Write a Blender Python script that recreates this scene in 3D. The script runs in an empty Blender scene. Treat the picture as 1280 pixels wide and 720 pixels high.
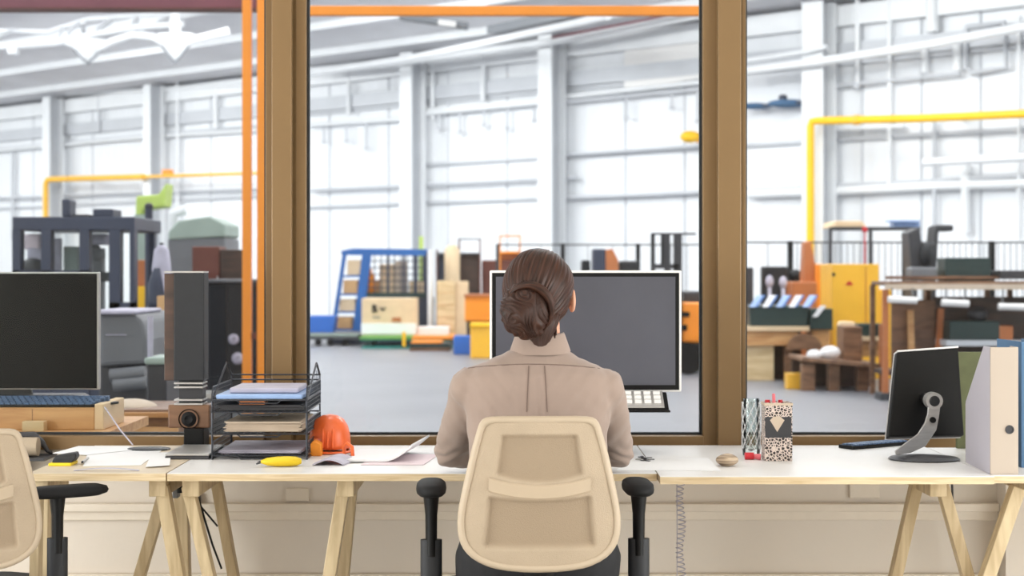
import bpy, bmesh, math, random
from mathutils import Vector, Matrix, noise
from mathutils.bvhtree import BVHTree
random.seed(7)
C = bpy.context.scene.collection
F = 2250.0; HZ = 340.0; CAMH = 1.25
def PX(x, Z): return (x - 640.0) / F * Z
def PZ(y, Z): return CAMH - (y - HZ) / F * Z
def P(x, y, Z): return Vector((PX(x, Z), Z, PZ(y, Z)))
def FZ(y): return CAMH * F / (y - HZ)          # depth of a floor point seen at row y
def lin(c):
    c /= 255.0
    return c / 12.92 if c <= 0.04045 else ((c + 0.055) / 1.055) ** 2.4
def rgb(r, g, b): return (lin(r), lin(g), lin(b), 1.0)
# ------------------------------------------------------------- materials
def mat(name, col, rough=0.5, metal=0.0, var=0.08, scale=30.0, bump=0.0, bscale=200.0, stretch=(1, 1, 1), trans=0.0, emit=0.0, spec=None, sheen=0.0):
    m = bpy.data.materials.new(name); m.use_nodes = True
    nt = m.node_tree; N = nt.nodes; L = nt.links
    b = N['Principled BSDF']; out = N['Material Output']
    c = rgb(*col)
    tc = N.new('ShaderNodeTexCoord'); mp = N.new('ShaderNodeMapping')
    mp.inputs['Scale'].default_value = stretch
    L.new(tc.outputs['Object'], mp.inputs['Vector'])
    no = N.new('ShaderNodeTexNoise'); no.inputs['Scale'].default_value = scale; no.inputs['Detail'].default_value = 4
    L.new(mp.outputs[0], no.inputs['Vector'])
    cr = N.new('ShaderNodeValToRGB')
    cr.color_ramp.elements[0].position = 0.3; cr.color_ramp.elements[1].position = 0.7
    cr.color_ramp.elements[0].color = (c[0]*(1-var), c[1]*(1-var), c[2]*(1-var), 1)
    cr.color_ramp.elements[1].color = (min(1, c[0]*(1+var)), min(1, c[1]*(1+var)), min(1, c[2]*(1+var)), 1)
    L.new(no.outputs['Fac'], cr.inputs['Fac']); L.new(cr.outputs['Color'], b.inputs['Base Color'])
    b.inputs['Roughness'].default_value = rough; b.inputs['Metallic'].default_value = metal
    if spec is not None: b.inputs['Specular IOR Level'].default_value = spec
    if sheen: b.inputs['Sheen Weight'].default_value = sheen
    if emit:
        b.inputs['Emission Color'].default_value = c; b.inputs['Emission Strength'].default_value = emit
    if bump:
        n2 = N.new('ShaderNodeTexNoise'); n2.inputs['Scale'].default_value = bscale; n2.inputs['Detail'].default_value = 5
        L.new(mp.outputs[0], n2.inputs['Vector'])
        bp = N.new('ShaderNodeBump'); bp.inputs['Strength'].default_value = bump; bp.inputs['Distance'].default_value = 0.01
        L.new(n2.outputs['Fac'], bp.inputs['Height']); L.new(bp.outputs[0], b.inputs['Normal'])
    if trans:
        t = N.new('ShaderNodeBsdfTransparent'); mx = N.new('ShaderNodeMixShader'); mx.inputs[0].default_value = trans
        L.new(b.outputs[0], mx.inputs[1]); L.new(t.outputs[0], mx.inputs[2]); L.new(mx.outputs[0], out.inputs['Surface'])
    return m
def wood(name, c1, c2, scale=3.0, axis=(1, 8, 8), rough=0.5):
    m = bpy.data.materials.new(name); m.use_nodes = True
    nt = m.node_tree; N = nt.nodes; L = nt.links; b = N['Principled BSDF']
    tc = N.new('ShaderNodeTexCoord'); mp = N.new('ShaderNodeMapping'); mp.inputs['Scale'].default_value = axis
    L.new(tc.outputs['Object'], mp.inputs['Vector'])
    no = N.new('ShaderNodeTexNoise'); no.inputs['Scale'].default_value = scale; no.inputs['Detail'].default_value = 6; no.inputs['Distortion'].default_value = 1.2
    L.new(mp.outputs[0], no.inputs['Vector'])
    cr = N.new('ShaderNodeValToRGB'); cr.color_ramp.elements[0].color = rgb(*c1); cr.color_ramp.elements[1].color = rgb(*c2)
    cr.color_ramp.elements[0].position = 0.35; cr.color_ramp.elements[1].position = 0.65
    L.new(no.outputs['Fac'], cr.inputs['Fac']); L.new(cr.outputs['Color'], b.inputs['Base Color'])
    b.inputs['Roughness'].default_value = rough
    return m
def glassmat(name, tint=(0.97, 0.985, 0.98), refl=1.0, ior=1.45, rough=0.0):
    m = bpy.data.materials.new(name); m.use_nodes = True
    nt = m.node_tree; N = nt.nodes; L = nt.links
    N.remove(N['Principled BSDF']); out = N['Material Output']
    t = N.new('ShaderNodeBsdfTransparent'); t.inputs[0].default_value = (*tint, 1)
    g = N.new('ShaderNodeBsdfGlossy'); g.inputs['Roughness'].default_value = rough
    fr = N.new('ShaderNodeFresnel'); fr.inputs['IOR'].default_value = ior
    mu = N.new('ShaderNodeMath'); mu.operation = 'MULTIPLY'; mu.inputs[1].default_value = refl
    L.new(fr.outputs[0], mu.inputs[0])
    mx = N.new('ShaderNodeMixShader'); L.new(mu.outputs[0], mx.inputs[0])
    L.new(t.outputs[0], mx.inputs[1]); L.new(g.outputs[0], mx.inputs[2]); L.new(mx.outputs[0], out.inputs['Surface'])
    return m
def corrugated(name, col, freq=4.0, rough=0.5, strength=0.4, direction='X', var=0.06):
    m = mat(name, col, rough, var=var, scale=0.6)
    nt = m.node_tree; N = nt.nodes; L = nt.links; b = N['Principled BSDF']
    tc = N.new('ShaderNodeTexCoord'); w = N.new('ShaderNodeTexWave'); w.bands_direction = direction
    w.inputs['Scale'].default_value = freq
    L.new(tc.outputs['Object'], w.inputs['Vector'])
    bp = N.new('ShaderNodeBump'); bp.inputs['Strength'].default_value = strength; bp.inputs['Distance'].default_value = 0.05
    L.new(w.outputs['Fac'], bp.inputs['Height']); L.new(bp.outputs[0], b.inputs['Normal'])
    return m
def weave(name, col, dark, scale=260.0, rough=0.8, trans=0.0, bump=0.3):
    m = mat(name, col, rough, var=0.04, scale=8, trans=trans)
    nt = m.node_tree; N = nt.nodes; L = nt.links; b = N['Principled BSDF']
    tc = N.new('ShaderNodeTexCoord'); ck = N.new('ShaderNodeTexVoronoi'); ck.inputs['Scale'].default_value = scale
    L.new(tc.outputs['Object'], ck.inputs['Vector'])
    bp = N.new('ShaderNodeBump'); bp.inputs['Strength'].default_value = bump; bp.inputs['Distance'].default_value = 0.002
    L.new(ck.outputs['Distance'], bp.inputs['Height']); L.new(bp.outputs[0], b.inputs['Normal'])
    return m
def meshmat():
    m = weave('cream chair mesh', (180, 162, 139), (150, 130, 100), 420, 0.75, 0.10, 0.5)
    nt = m.node_tree; N = nt.nodes; L = nt.links; b = N['Principled BSDF']
    src = b.inputs['Base Color'].links[0].from_socket
    at = N.new('ShaderNodeAttribute'); at.attribute_name = 'open'
    mx = N.new('ShaderNodeMix'); mx.data_type = 'RGBA'; mx.inputs[7].default_value = rgb(158, 139, 116)
    L.new(at.outputs['Fac'], mx.inputs[0]); L.new(src, mx.inputs[6]); L.new(mx.outputs[2], b.inputs['Base Color'])
    return m
def hairmat():
    m = bpy.data.materials.new('brown hair'); m.use_nodes = True
    nt = m.node_tree; N = nt.nodes; L = nt.links; b = N['Principled BSDF']
    at = N.new('ShaderNodeAttribute'); at.attribute_name = 'strand'
    no = N.new('ShaderNodeTexNoise'); no.inputs['Scale'].default_value = 1.0; no.inputs['Detail'].default_value = 6
    L.new(at.outputs['Vector'], no.inputs['Vector'])
    cr = N.new('ShaderNodeValToRGB'); cr.color_ramp.elements[0].position = 0.3; cr.color_ramp.elements[1].position = 0.72
    cr.color_ramp.elements[0].color = rgb(24, 12, 8); cr.color_ramp.elements[1].color = rgb(74, 42, 28)
    L.new(no.outputs['Fac'], cr.inputs['Fac']); L.new(cr.outputs['Color'], b.inputs['Base Color'])
    bp = N.new('ShaderNodeBump'); bp.inputs['Strength'].default_value = 0.6; bp.inputs['Distance'].default_value = 0.004
    L.new(no.outputs['Fac'], bp.inputs['Height']); L.new(bp.outputs[0], b.inputs['Normal'])
    b.inputs['Roughness'].default_value = 0.45; b.inputs['Specular IOR Level'].default_value = 0.32
    return m
M = dict(
 wall=mat('hall white sheet', (236, 238, 240), 0.55, var=0.03, scale=0.4),
 officewall=mat('painted off-white wall', (230, 221, 210), 0.75, var=0.03, scale=2, bump=0.05, bscale=60),
 trunk=mat('cream cable trunking', (236, 226, 212), 0.5, var=0.02),
 ceil=mat('white ceiling paint', (232, 230, 226), 0.8, var=0.02),
 officefloor=mat('pale grey carpet', (200, 195, 188), 0.9, var=0.08, scale=60, bump=0.3),
 hallfloor=mat('polished concrete', (128, 129, 135), 0.4, var=0.07, scale=0.8),
 roof=corrugated('corrugated roof sheet', (240, 240, 243), 1.4, 0.6, 0.5, 'Y'),
 bronze=mat('bronze anodised frame', (134, 107, 72), 0.42, 0.25, var=0.05, scale=4, stretch=(1, 1, 0.2)),
 bronzed=mat('bronze anodised frame groove', (104, 80, 46), 0.45, 0.25, var=0.05, scale=4),
 gasket=mat('black rubber gasket', (38, 42, 46), 0.6),
 glass=glassmat('window glass', refl=0.35),
 white=mat('white plastic', (232, 230, 228), 0.4, var=0.02),
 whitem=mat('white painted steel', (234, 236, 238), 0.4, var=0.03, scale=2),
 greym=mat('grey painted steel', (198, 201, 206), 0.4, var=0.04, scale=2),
 shade=mat('dark steel web', (120, 124, 130), 0.5, var=0.04),
 orange=mat('orange powder coat', (246, 148, 42), 0.42, var=0.05, scale=3),
 amber=mat('amber powder coat', (250, 190, 60), 0.4, var=0.05, scale=3),
 yellow=mat('yellow paint', (252, 196, 30), 0.4, var=0.04, scale=3),
 maroon=mat('maroon steel', (126, 74, 84), 0.5, var=0.12, scale=2),
 navy=mat('navy machine paint', (54, 60, 78), 0.45, var=0.08, scale=4),
 black=mat('black plastic', (16, 16, 17), 0.5, var=0.05, spec=0.25),
 screen=mat('black glossy screen', (8, 8, 9), 0.4, var=0.02, spec=0.12),
 screengrey=mat('grey matte screen', (80, 81, 90), 0.3, var=0.1, scale=4),
 dark=mat('dark grey plastic', (46, 47, 50), 0.5, var=0.06, spec=0.3),
 rubber=mat('black rubber', (22, 22, 24), 0.7, spec=0.3),
 steel=mat('brushed steel', (190, 188, 186), 0.35, 0.45, var=0.08, scale=20, stretch=(1, 1, 12)),
 chrome=mat('chrome', (200, 202, 206), 0.12, 1.0, var=0.02),
 wire=mat('black wire mesh', (60, 63, 70), 0.35, 0.5, var=0.1),
 paper=mat('white paper', (240, 240, 242), 0.7, var=0.015, scale=5),
 paperpink=mat('pinkish paper', (232, 214, 220), 0.7, var=0.03, scale=10),
 papergrey=mat('lilac grey paper', (186, 182, 198), 0.6, var=0.12, scale=14),
 paperwarm=mat('beige paper', (206, 188, 168), 0.7, var=0.06, scale=14),
 desk=mat('cream laminate', (232, 230, 229), 0.38, var=0.02, scale=3),
 deskwarm=mat('beige laminate', (214, 198, 174), 0.45, var=0.03, scale=3),
 edge=wood('birch plywood edge', (196, 172, 134), (220, 200, 166), 6, (1, 1, 14)),
 birch=wood('birch wood', (182, 160, 124), (212, 192, 156), 4, (8, 8, 1)),
 cardboard=mat('brown cardboard', (206, 164, 116), 0.8, var=0.06, scale=6),
 lightcard=mat('pale cardboard', (226, 200, 164), 0.8, var=0.05, scale=6),
 plywood=wood('pale plywood', (206, 178, 132), (232, 208, 166), 2, (1, 1, 6)),
 oak=wood('honey oak', (190, 136, 84), (216, 168, 114), 3, (1, 6, 6)),
 brownwood=wood('brown timber', (104, 74, 54), (142, 104, 76), 3, (1, 5, 5)),
 darkwood=wood('dark timber', (60, 46, 40), (86, 64, 54), 3, (1, 5, 5)),
 rust=mat('rust orange steel', (184, 112, 66), 0.55, var=0.12, scale=3),
 redbrown=mat('red brown machine', (112, 66, 56), 0.6, var=0.14, scale=3),
 blue=mat('blue powder coat', (40, 96, 164), 0.45, var=0.06, scale=3),
 bluemid=mat('blue plastic', (48, 104, 190), 0.45, var=0.05),
 steelblue=mat('steel blue board', (76, 112, 148), 0.6, var=0.05, scale=8),
 teal=mat('teal paint', (42, 132, 122), 0.5, var=0.08, scale=3),
 green=mat('green paint', (104, 160, 74), 0.5, var=0.08, scale=3),
 lime=mat('lime paint', (190, 214, 110), 0.5, var=0.05),
 dgreen=mat('dark green plastic', (36, 56, 54), 0.5, var=0.1, scale=5),
 sage=mat('sage machine paint', (156, 172, 162), 0.5, var=0.08, scale=3),
 machgrey=mat('mid grey machine', (112, 114, 118), 0.5, var=0.12, scale=3),
 machdark=mat('charcoal machine', (58, 58, 62), 0.5, var=0.15, scale=3),
 red=mat('red plastic', (206, 40, 52), 0.4, var=0.05),
 pink=mat('pink plastic', (236, 120, 130), 0.4, var=0.05),
 helmet=mat('orange safety shell', (238, 108, 52), 0.35, var=0.04),
 tape=mat('yellow rubber', (240, 206, 34), 0.45, var=0.05, scale=20),
 stone=wood('banded pebble', (116, 94, 76), (214, 192, 164), 2, (4, 4, 90)),
 jar=glassmat('patterned jar glass', (0.93, 0.97, 0.96), 1.6, 1.5, 0.08),
 skin=mat('skin', (216, 158, 130), 0.55, var=0.05, scale=20),
 lip=mat('lips', (176, 96, 90), 0.45),
 eye=mat('eye white', (236, 234, 230), 0.2), iris=mat('iris', (74, 50, 36), 0.2),
 shirt=mat('pale pink cotton', (148, 129, 118), 0.85, var=0.03, scale=4, bump=0.10, bscale=24, sheen=0.2),
 seam=mat('shirt stitching', (112, 94, 86), 0.85, var=0.02),
 trousers=mat('black cloth', (30, 30, 33), 0.85, var=0.1, bump=0.1, bscale=60),
 shoe=mat('black leather', (24, 22, 22), 0.4),
 chairframe=mat('cream chair shell', (180, 163, 141), 0.5, var=0.02, scale=5),
 chairmesh=meshmat(),
 chairpad=mat('cream lumbar pad', (178, 160, 137), 0.65, var=0.03, scale=5),
 keys=mat('blue grey keys', (84, 110, 146), 0.5, var=0.25, scale=60),
 cream=mat('cream board', (182, 168, 154), 0.6, var=0.02, scale=4),
 lilac=mat('pale lilac board', (184, 180, 190), 0.6, var=0.02, scale=4),
 olive=mat('olive board', (96, 100, 66), 0.7, var=0.1),
 sky=mat('pale blue plastic', (150, 178, 222), 0.4, var=0.1, scale=6),
 hair=hairmat(),
)
def pattern_mat():
    m = bpy.data.materials.new('black and white lace print'); m.use_nodes = True
    nt = m.node_tree; N = nt.nodes; L = nt.links; b = N['Principled BSDF']
    tc = N.new('ShaderNodeTexCoord'); v = N.new('ShaderNodeTexVoronoi'); v.feature = 'DISTANCE_TO_EDGE'; v.inputs['Scale'].default_value = 130
    L.new(tc.outputs['Object'], v.inputs['Vector'])
    cr = N.new('ShaderNodeValToRGB'); cr.color_ramp.interpolation = 'CONSTANT'
    cr.color_ramp.elements[0].color = rgb(222, 206, 196); cr.color_ramp.elements[1].position = 0.13; cr.color_ramp.elements[1].color = rgb(52, 42, 42)
    L.new(v.outputs['Distance'], cr.inputs['Fac']); L.new(cr.outputs['Color'], b.inputs['Base Color'])
    b.inputs['Roughness'].default_value = 0.4
    return m
M['lace'] = pattern_mat()
# ------------------------------------------------------------- mesh building
class MB:
    def __init__(s): s.v = []; s.f = []
    def add(s, vs, fs):
        k = len(s.v); s.v += [Vector(v) for v in vs]; s.f += [tuple(i + k for i in f) for f in fs]; return s
    def box(s, x0, y0, z0, x1, y1, z1, R=None):
        vs = [Vector((x, y, z)) for x in (x0, x1) for y in (y0, y1) for z in (z0, z1)]
        if R is not None: vs = [R @ v for v in vs]
        return s.add(vs, [(0, 1, 3, 2), (4, 6, 7, 5), (0, 4, 5, 1), (2, 3, 7, 6), (0, 2, 6, 4), (1, 5, 7, 3)])
    def rect(s, x0, y0, x1, y1, Z, d):   # a box seen at those image columns and rows, front face at depth Z
        return s.box(PX(x0, Z), Z, PZ(y1, Z), PX(x1, Z), Z + d, PZ(y0, Z))
    def bar(s, a, b, w, h=None, up=(0, 0, 1)):
        a = Vector(a); b = Vector(b); h = w if h is None else h
        d = (b - a).normalized(); u = Vector(up)
        if abs(d.dot(u)) > 0.98: u = Vector((0, 1, 0))
        r = d.cross(u).normalized(); u = r.cross(d).normalized()
        vs = []
        for p in (a, b):
            for sx, sy in ((-1, -1), (1, -1), (1, 1), (-1, 1)): vs.append(p + r * (sx * w / 2) + u * (sy * h / 2))
        return s.add(vs, [(0, 3, 2, 1), (4, 5, 6, 7), (0, 1, 5, 4), (1, 2, 6, 5), (2, 3, 7, 6), (3, 0, 4, 7)])
    def tube(s, pts, r, n=10, caps=True, squash=None):
        pts = [Vector(p) for p in pts]; rs = r if isinstance(r, (list, tuple)) else [r] * len(pts)
        vs = []; prev = None
        for i, p in enumerate(pts):
            d = (pts[min(i + 1, len(pts) - 1)] - pts[max(i - 1, 0)])
            d = d.normalized() if d.length > 1e-9 else Vector((0, 0, 1))
            if prev is None:
                u = Vector((0, 0, 1)) if abs(d.z) < 0.9 else Vector((0, 1, 0))
                u = (u - d * u.dot(d)).normalized()
            else: u = (prev - d * prev.dot(d)).normalized()
            prev = u; w = d.cross(u)
            for k in range(n):
                a = 2 * math.pi * k / n
                q = squash or (1, 1)
                vs.append(p + (u * math.cos(a) * q[0] + w * math.sin(a) * q[1]) * rs[i])
        fs = []
        for i in range(len(pts) - 1):
            for k in range(n):
                k2 = (k + 1) % n
                fs.append((i*n + k, i*n + k2, (i+1)*n + k2, (i+1)*n + k))
        if caps:
            fs.append(tuple(range(n - 1, -1, -1))); fs.append(tuple((len(pts)-1)*n + k for k in range(n)))
        return s.add(vs, fs)
    def lathe(s, prof, c=(0, 0, 0), n=24, sx=1.0, sy=1.0, R=None, closed=False):
        c = Vector(c); vs = []
        for r, z in prof:
            for k in range(n):
                a = 2 * math.pi * k / n; v = Vector((r * math.cos(a) * sx, r * math.sin(a) * sy, z))
                if R is not None: v = R @ v
                vs.append(c + v)
        fs = []
        m = len(prof)
        for i in range(m - (0 if closed else 1)):
            i2 = (i + 1) % m
            for k in range(n):
                k2 = (k + 1) % n; fs.append((i*n + k, i*n + k2, i2*n + k2, i2*n + k))
        if not closed:
            fs.append(tuple(range(n - 1, -1, -1))); fs.append(tuple((m-1)*n + k for k in range(n)))
        return s.add(vs, fs)
    def ell(s, c, rx, ry, rz, n=20, m=12, R=None):
        prof = [(max(1e-4, math.sin(math.pi * i / m)), -math.cos(math.pi * i / m)) for i in range(m + 1)]
        c = Vector(c); vs = []
        for r, z in prof:
            for k in range(n):
                a = 2 * math.pi * k / n; v = Vector((r * math.cos(a) * rx, r * math.sin(a) * ry, z * rz))
                if R is not None: v = R @ v
                vs.append(c + v)
        fs = [(i*n + k, i*n + (k+1) % n, (i+1)*n + (k+1) % n, (i+1)*n + k) for i in range(m) for k in range(n)]
        fs.append(tuple(range(n - 1, -1, -1))); fs.append(tuple(m*n + k for k in range(n)))
        return s.add(vs, fs)
    def prism(s, poly, d, axis='y'):   # poly: list of 3d points in a plane, extruded by vector d
        poly = [Vector(p) for p in poly]; d = Vector(d); n = len(poly)
        return s.add(poly + [p + d for p in poly], [tuple(range(n)), tuple(range(2*n - 1, n - 1, -1))] + [(i, i + n, (i+1) % n + n, (i+1) % n) for i in range(n)])
    def loft(s, rings, caps=True):
        n = len(rings[0]); vs = [p for r in rings for p in r]
        fs = [(i*n + k, i*n + (k+1) % n, (i+1)*n + (k+1) % n, (i+1)*n + k) for i in range(len(rings) - 1) for k in range(n)]
        if caps: fs.append(tuple(range(n - 1, -1, -1))); fs.append(tuple((len(rings)-1)*n + k for k in range(n)))
        return s.add(vs, fs)
    def xf(s, R): s.v = [R @ v for v in s.v]; return s
def mesh_from(mb, name, origin=Vector((0, 0, 0))):
    me = bpy.data.meshes.new(name); me.from_pydata([v - origin for v in mb.v], [], mb.f)
    bm = bmesh.new(); bm.from_mesh(me); bmesh.ops.recalc_face_normals(bm, faces=bm.faces); bm.to_mesh(me); bm.free()
    return me
def wloc(o):
    v = Vector(o.location)
    while o.parent: o = o.parent; v += Vector(o.location)
    return v
def O(name, mb, m, parent=None, bevel=0.0, smooth=False, label=None, sub=0):
    if parent is not None: org = wloc(parent)
    else:
        xs = [v.x for v in mb.v]; ys = [v.y for v in mb.v]; zs = [v.z for v in mb.v]
        org = Vector(((min(xs)+max(xs))/2, (min(ys)+max(ys))/2, min(zs)))
    me = mesh_from(mb, name, org); me.materials.append(M[m] if isinstance(m, str) else m)
    o = bpy.data.objects.new(name, me); C.objects.link(o)
    if parent is not None: o.parent = parent
    else: o.location = org
    if smooth:
        for p in me.polygons: p.use_smooth = True
        if smooth != 'all':
            try: me.set_sharp_from_angle(angle=math.radians(40))
            except Exception: pass
    if bevel:
        b = o.modifiers.new('bevel', 'BEVEL'); b.width = bevel; b.segments = 2; b.limit_method = 'ANGLE'
    if sub:
        b = o.modifiers.new('sub', 'SUBSURF'); b.levels = sub; b.render_levels = sub
    if label: o['label'] = label
    return o
def tag(o, label, cat, group=None, kind=None):
    if label: o['label'] = label
    if cat: o['category'] = cat
    if group: o['group'] = group
    if kind: o['kind'] = kind
    return o
def T(name, label, cat, loc=(0, 0, 0), group=None, kind=None):
    o = bpy.data.objects.new(name, None); C.objects.link(o); o.location = loc; o.empty_display_size = 0.1
    return tag(o, label, cat, group, kind)
def S(name, mb, m, parent=None, **k):
    o = O(name, mb, m, parent, **k)
    if parent is None: o['kind'] = 'structure'
    return o
def dup(root, loc, rotz=0.0, label=None, group=None):
    r = root.copy(); C.objects.link(r); r.location = loc; r.rotation_euler = (0, 0, rotz)
    if label: r['label'] = label
    if group: r['group'] = group
    for ch in list(root.children):
        c = ch.copy(); C.objects.link(c); c.parent = r
        for g in list(ch.children):
            d = g.copy(); C.objects.link(d); d.parent = c
    return r
def remeshed(mb, name, voxel, smooth_it=6, origin=Vector((0, 0, 0)), disp=None):
    me = mesh_from(mb, name + '_tmp'); o = bpy.data.objects.new(name + '_tmp', me); C.objects.link(o)
    r = o.modifiers.new('r', 'REMESH'); r.mode = 'VOXEL'; r.voxel_size = voxel; r.adaptivity = 0
    if smooth_it:
        s = o.modifiers.new('s', 'SMOOTH'); s.iterations = smooth_it; s.factor = 0.5
    dg = bpy.context.evaluated_depsgraph_get(); ev = o.evaluated_get(dg)
    nm = bpy.data.meshes.new_from_object(ev)
    bpy.data.objects.remove(o); bpy.data.meshes.remove(me)
    if disp:
        ns = [v.normal.copy() for v in nm.vertices]
        for v, n in zip(nm.vertices, ns): v.co = v.co + n * disp(v.co, n)
    bvh = BVHTree.FromPolygons([v.co.copy() for v in nm.vertices], [tuple(p.vertices) for p in nm.polygons])
    for v in nm.vertices: v.co -= origin
    for p in nm.polygons: p.use_smooth = True
    nm.name = name
    return nm, bvh
def OM(name, me, m, parent, label=None):
    o = bpy.data.objects.new(name, me); C.objects.link(o); me.materials.clear(); me.materials.append(M[m]); o.parent = parent
    if label: o['label'] = label
    return o
OFFICE, SIDE, HALL, UP, WORLD, EXPO = 4.6, 170.0, 390.0, 560.0, 1.6, 0.0
# ============================================================= THE OFFICE SHELL
GY = 5.50      # glass plane
WF = 5.45      # inner face of the window wall
XL, XR = -3.0, 3.0
S('floor', MB().box(XL-.1, -3.1, -0.1, XR+.1, WF, 0.0), 'officefloor')
cb = MB().box(XL-.1, -3.1, 3.6, XR+.1, WF+.15, 3.7); S('ceiling', cb, 'ceil')
WY0, WY1, WZ0, WZ1 = .7, 4.3, .12, 2.2
def side_wall(name, wname, xa, xb):
    m = MB().box(xa, -3.0, 0, xb, WY0, 3.6); m.box(xa, WY1, 0, xb, WF, 3.6); m.box(xa, WY0, 0, xb, WY1, WZ0); m.box(xa, WY0, WZ1, xb, WY1, 3.6)
    S(name, m, 'officewall')
    r = T(wname, None, None, ((xa+xb)/2, (WY0+WY1)/2, WZ0), kind='structure'); f = MB(); xm = (xa+xb)/2
    for y in (WY0, (WY0+WY1)/2-.02, WY1-.04): f.box(xm-.03, y, WZ0, xm+.03, y+.04, WZ1)
    f.box(xm-.03, WY0, WZ0, xm+.03, WY1, WZ0+.04); f.box(xm-.03, WY0, WZ1-.04, xm+.03, WY1, WZ1)
    O('frame', f, 'bronze', r); O('pane', MB().box(xm-.003, WY0+.04, WZ0+.04, xm+.003, WY1-.04, WZ1-.04), 'glass', r)
side_wall('wall_left', 'added_window_1', XL-.1, XL); side_wall('wall_right', 'added_window_2', XR, XR+.1)  # unseen side windows added so fill light reaches under the desks
S('wall_back', MB().box(XL-.1, -3.1, 0, XR+.1, -3.0, 3.6), 'officewall')
railtop = PZ(543, GY); railbot = PZ(557.5, WF) - 0.01
wf = MB().box(XL-.1, WF, 0, XR+.1, WF+.12, railbot); wf.box(XL-.1, WF, 2.6, XR+.1, WF+.12, 3.6)
S('wall_front', wf, 'officewall')
# cable trunking ledge running along the wall under the window
tr = MB(); tz = PZ(633, WF)
xr_end = PX(1246, WF)
tr.box(XL, WF-.035, tz-.012, xr_end, WF, tz+.012); tr.box(XL, WF-.018, tz-.04, xr_end, WF, tz-.012)
S('trim_1', tr, 'trunk', bevel=.003)
tr = MB().box(XL, WF-.03, .30, xr_end, WF, .34); S('trim_2', tr, 'trunk', bevel=.003)
S('trim_3', MB().box(xr_end, WF-.10, 0, PX(1420, WF), WF, railbot), 'officewall')   # boxed-in pier in the corner
# mullion posts
def mullion(name, x0, x1, g0, g1):
    a = PX(x0, WF); b = PX(x1, WF); g0 = PX(g0, WF); g1 = PX(g1, WF)
    r = T(name, None, None, ((a+b)/2, WF, railbot), kind='structure')
    O('post', MB().box(a, WF+.012, railbot, b, WF+.11, 2.6), 'bronze', r, bevel=.002)
    O('raised_profile', MB().box(g0, WF-.03, railbot, g1, WF+.012, 2.6), 'bronze', r, bevel=.003)
    O('groove_shade', MB().box(g1+.003, WF+.008, railbot, g1+.009, WF+.0125, 2.6), 'bronzed', r)  # thin strip of darker bronze, the shade of a recess painted in
    return r
mullion('trim_4', 331, 382, 341, 366); mullion('trim_5', 879, 933, 896, 925)
def window(name, x0, x1):
    a = PX(x0, WF) if isinstance(x0, int) else x0; b = PX(x1, WF) if isinstance(x1, int) else x1
    r = T(name, None, None, ((a+b)/2, GY, railbot), kind='structure')
    f = MB().box(a, WF-.012, railbot, b, WF+.10, railtop-.0); f.box(a, WF, 2.5, b, WF+.10, 2.6)
    O('frame', f, 'bronze', r, bevel=.002)
    g = MB(); t = .007
    g.box(a, GY-.012, railtop, b, GY+.012, railtop+t); g.box(a, GY-.012, 2.49, b, GY+.012, 2.5)
    g.box(a, GY-.012, railtop+t, a+t, GY+.012, 2.49); g.box(b-t, GY-.012, railtop+t, b, GY+.012, 2.49)
    O('gasket', g, 'gasket', r)
    O('pane', MB().box(a+t, GY-.003, railtop+t, b-t, GY+.003, 2.49), 'glass', r)
window('window_1', XL+.05, 331); window('window_2', 382, 879); window('window_3', 933, XR-.05)
S('trim_6', MB().box(XL-.1, WF, railbot, XL+.05, WF+.11, 2.6), 'bronze'); S('trim_7', MB().box(XR-.05, WF, railbot, XR+.1, WF+.11, 2.6), 'bronze')
# ============================================================= DESKS AND TRESTLES
DT = 0.73
def desk(label, x0, x1, yf, yb, m='desk'):
    r = T('desk', label, 'desk', ((x0+x1)/2, (yf+yb)/2, DT-.022), 'table tops on wooden trestles')
    O('table_top', MB().box(x0, yf, DT-.002, x1, yb, DT), m, r)
    O('edge_banding', MB().box(x0, yf, DT-.020, x1, yb, DT-.002), 'edge', r, label='pale plywood core of the table top')
    return r
AX0 = PX(35, 4.65); AX1 = PX(208, 4.65) - .002; BX1 = PX(821, 4.65); CX1 = PX(1243, 4.58)
desk('short beige-topped desk at far left carrying loose papers', AX0, AX1, 4.65, 5.40, 'deskwarm')
desk('long white-topped middle desk under the file trays and the seated woman', AX1+.004, BX1, 4.65, 5.40)
desk('white-topped desk with the patterned pencil cup and black monitor', BX1+.003, CX1, 4.58, 5.40)
desk('desk at the right edge of the picture beneath the blue folder', CX1+.003, CX1+.8, 4.60, 5.33)
def trestle(label, xa, legs, by0=4.70, by1=5.32):
    # legs: (image column at row 600, image column at row 720, depth at top, depth change going down)
    zt = DT - .022
    r = T('trestle', label, 'trestle', (xa, (by0+by1)/2, 0), 'wooden trestles under the desks')
    O('top_beam', MB().box(xa-.022, by0, zt-.045, xa+.022, by1, zt), 'birch', r, bevel=.002)
    pts = []
    for (c0, c1, Z, w) in legs:
        xt = PX(c0, Z); z1 = PZ(720, Z); xm = PX(c1, Z)
        xb = xt + (xm - xt) / (zt - .045 - z1) * (zt - .02)
        O('leg', MB().bar((xt, Z, zt-.02), (xb, Z, 0), w, .045, up=(0, 1, 0)), 'birch', r, bevel=.002)
        pts.append((xt, xb, Z))
    (a0, a1, Za), (b0, b1, Zb) = pts[0], pts[1]
    k = .62
    O('cross_brace', MB().bar((a0+(a1-a0)*k, Za, zt*(1-k)), (b0+(b1-b0)*k, Zb, zt*(1-k)), .03, .02), 'birch', r)
    return r
trestle('wooden trestle under the right end of the short left desk', PX(204, 4.74)-.008, [(203, 221, 4.73, .034), (212, 178, 5.0, .03)])
trestle('wooden trestle below the file trays with a black strap beside it', PX(245, 4.78), [(235, 259, 4.74, .03), (268, 290, 5.10, .028), (226, 229, 5.25, .04)])
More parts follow.
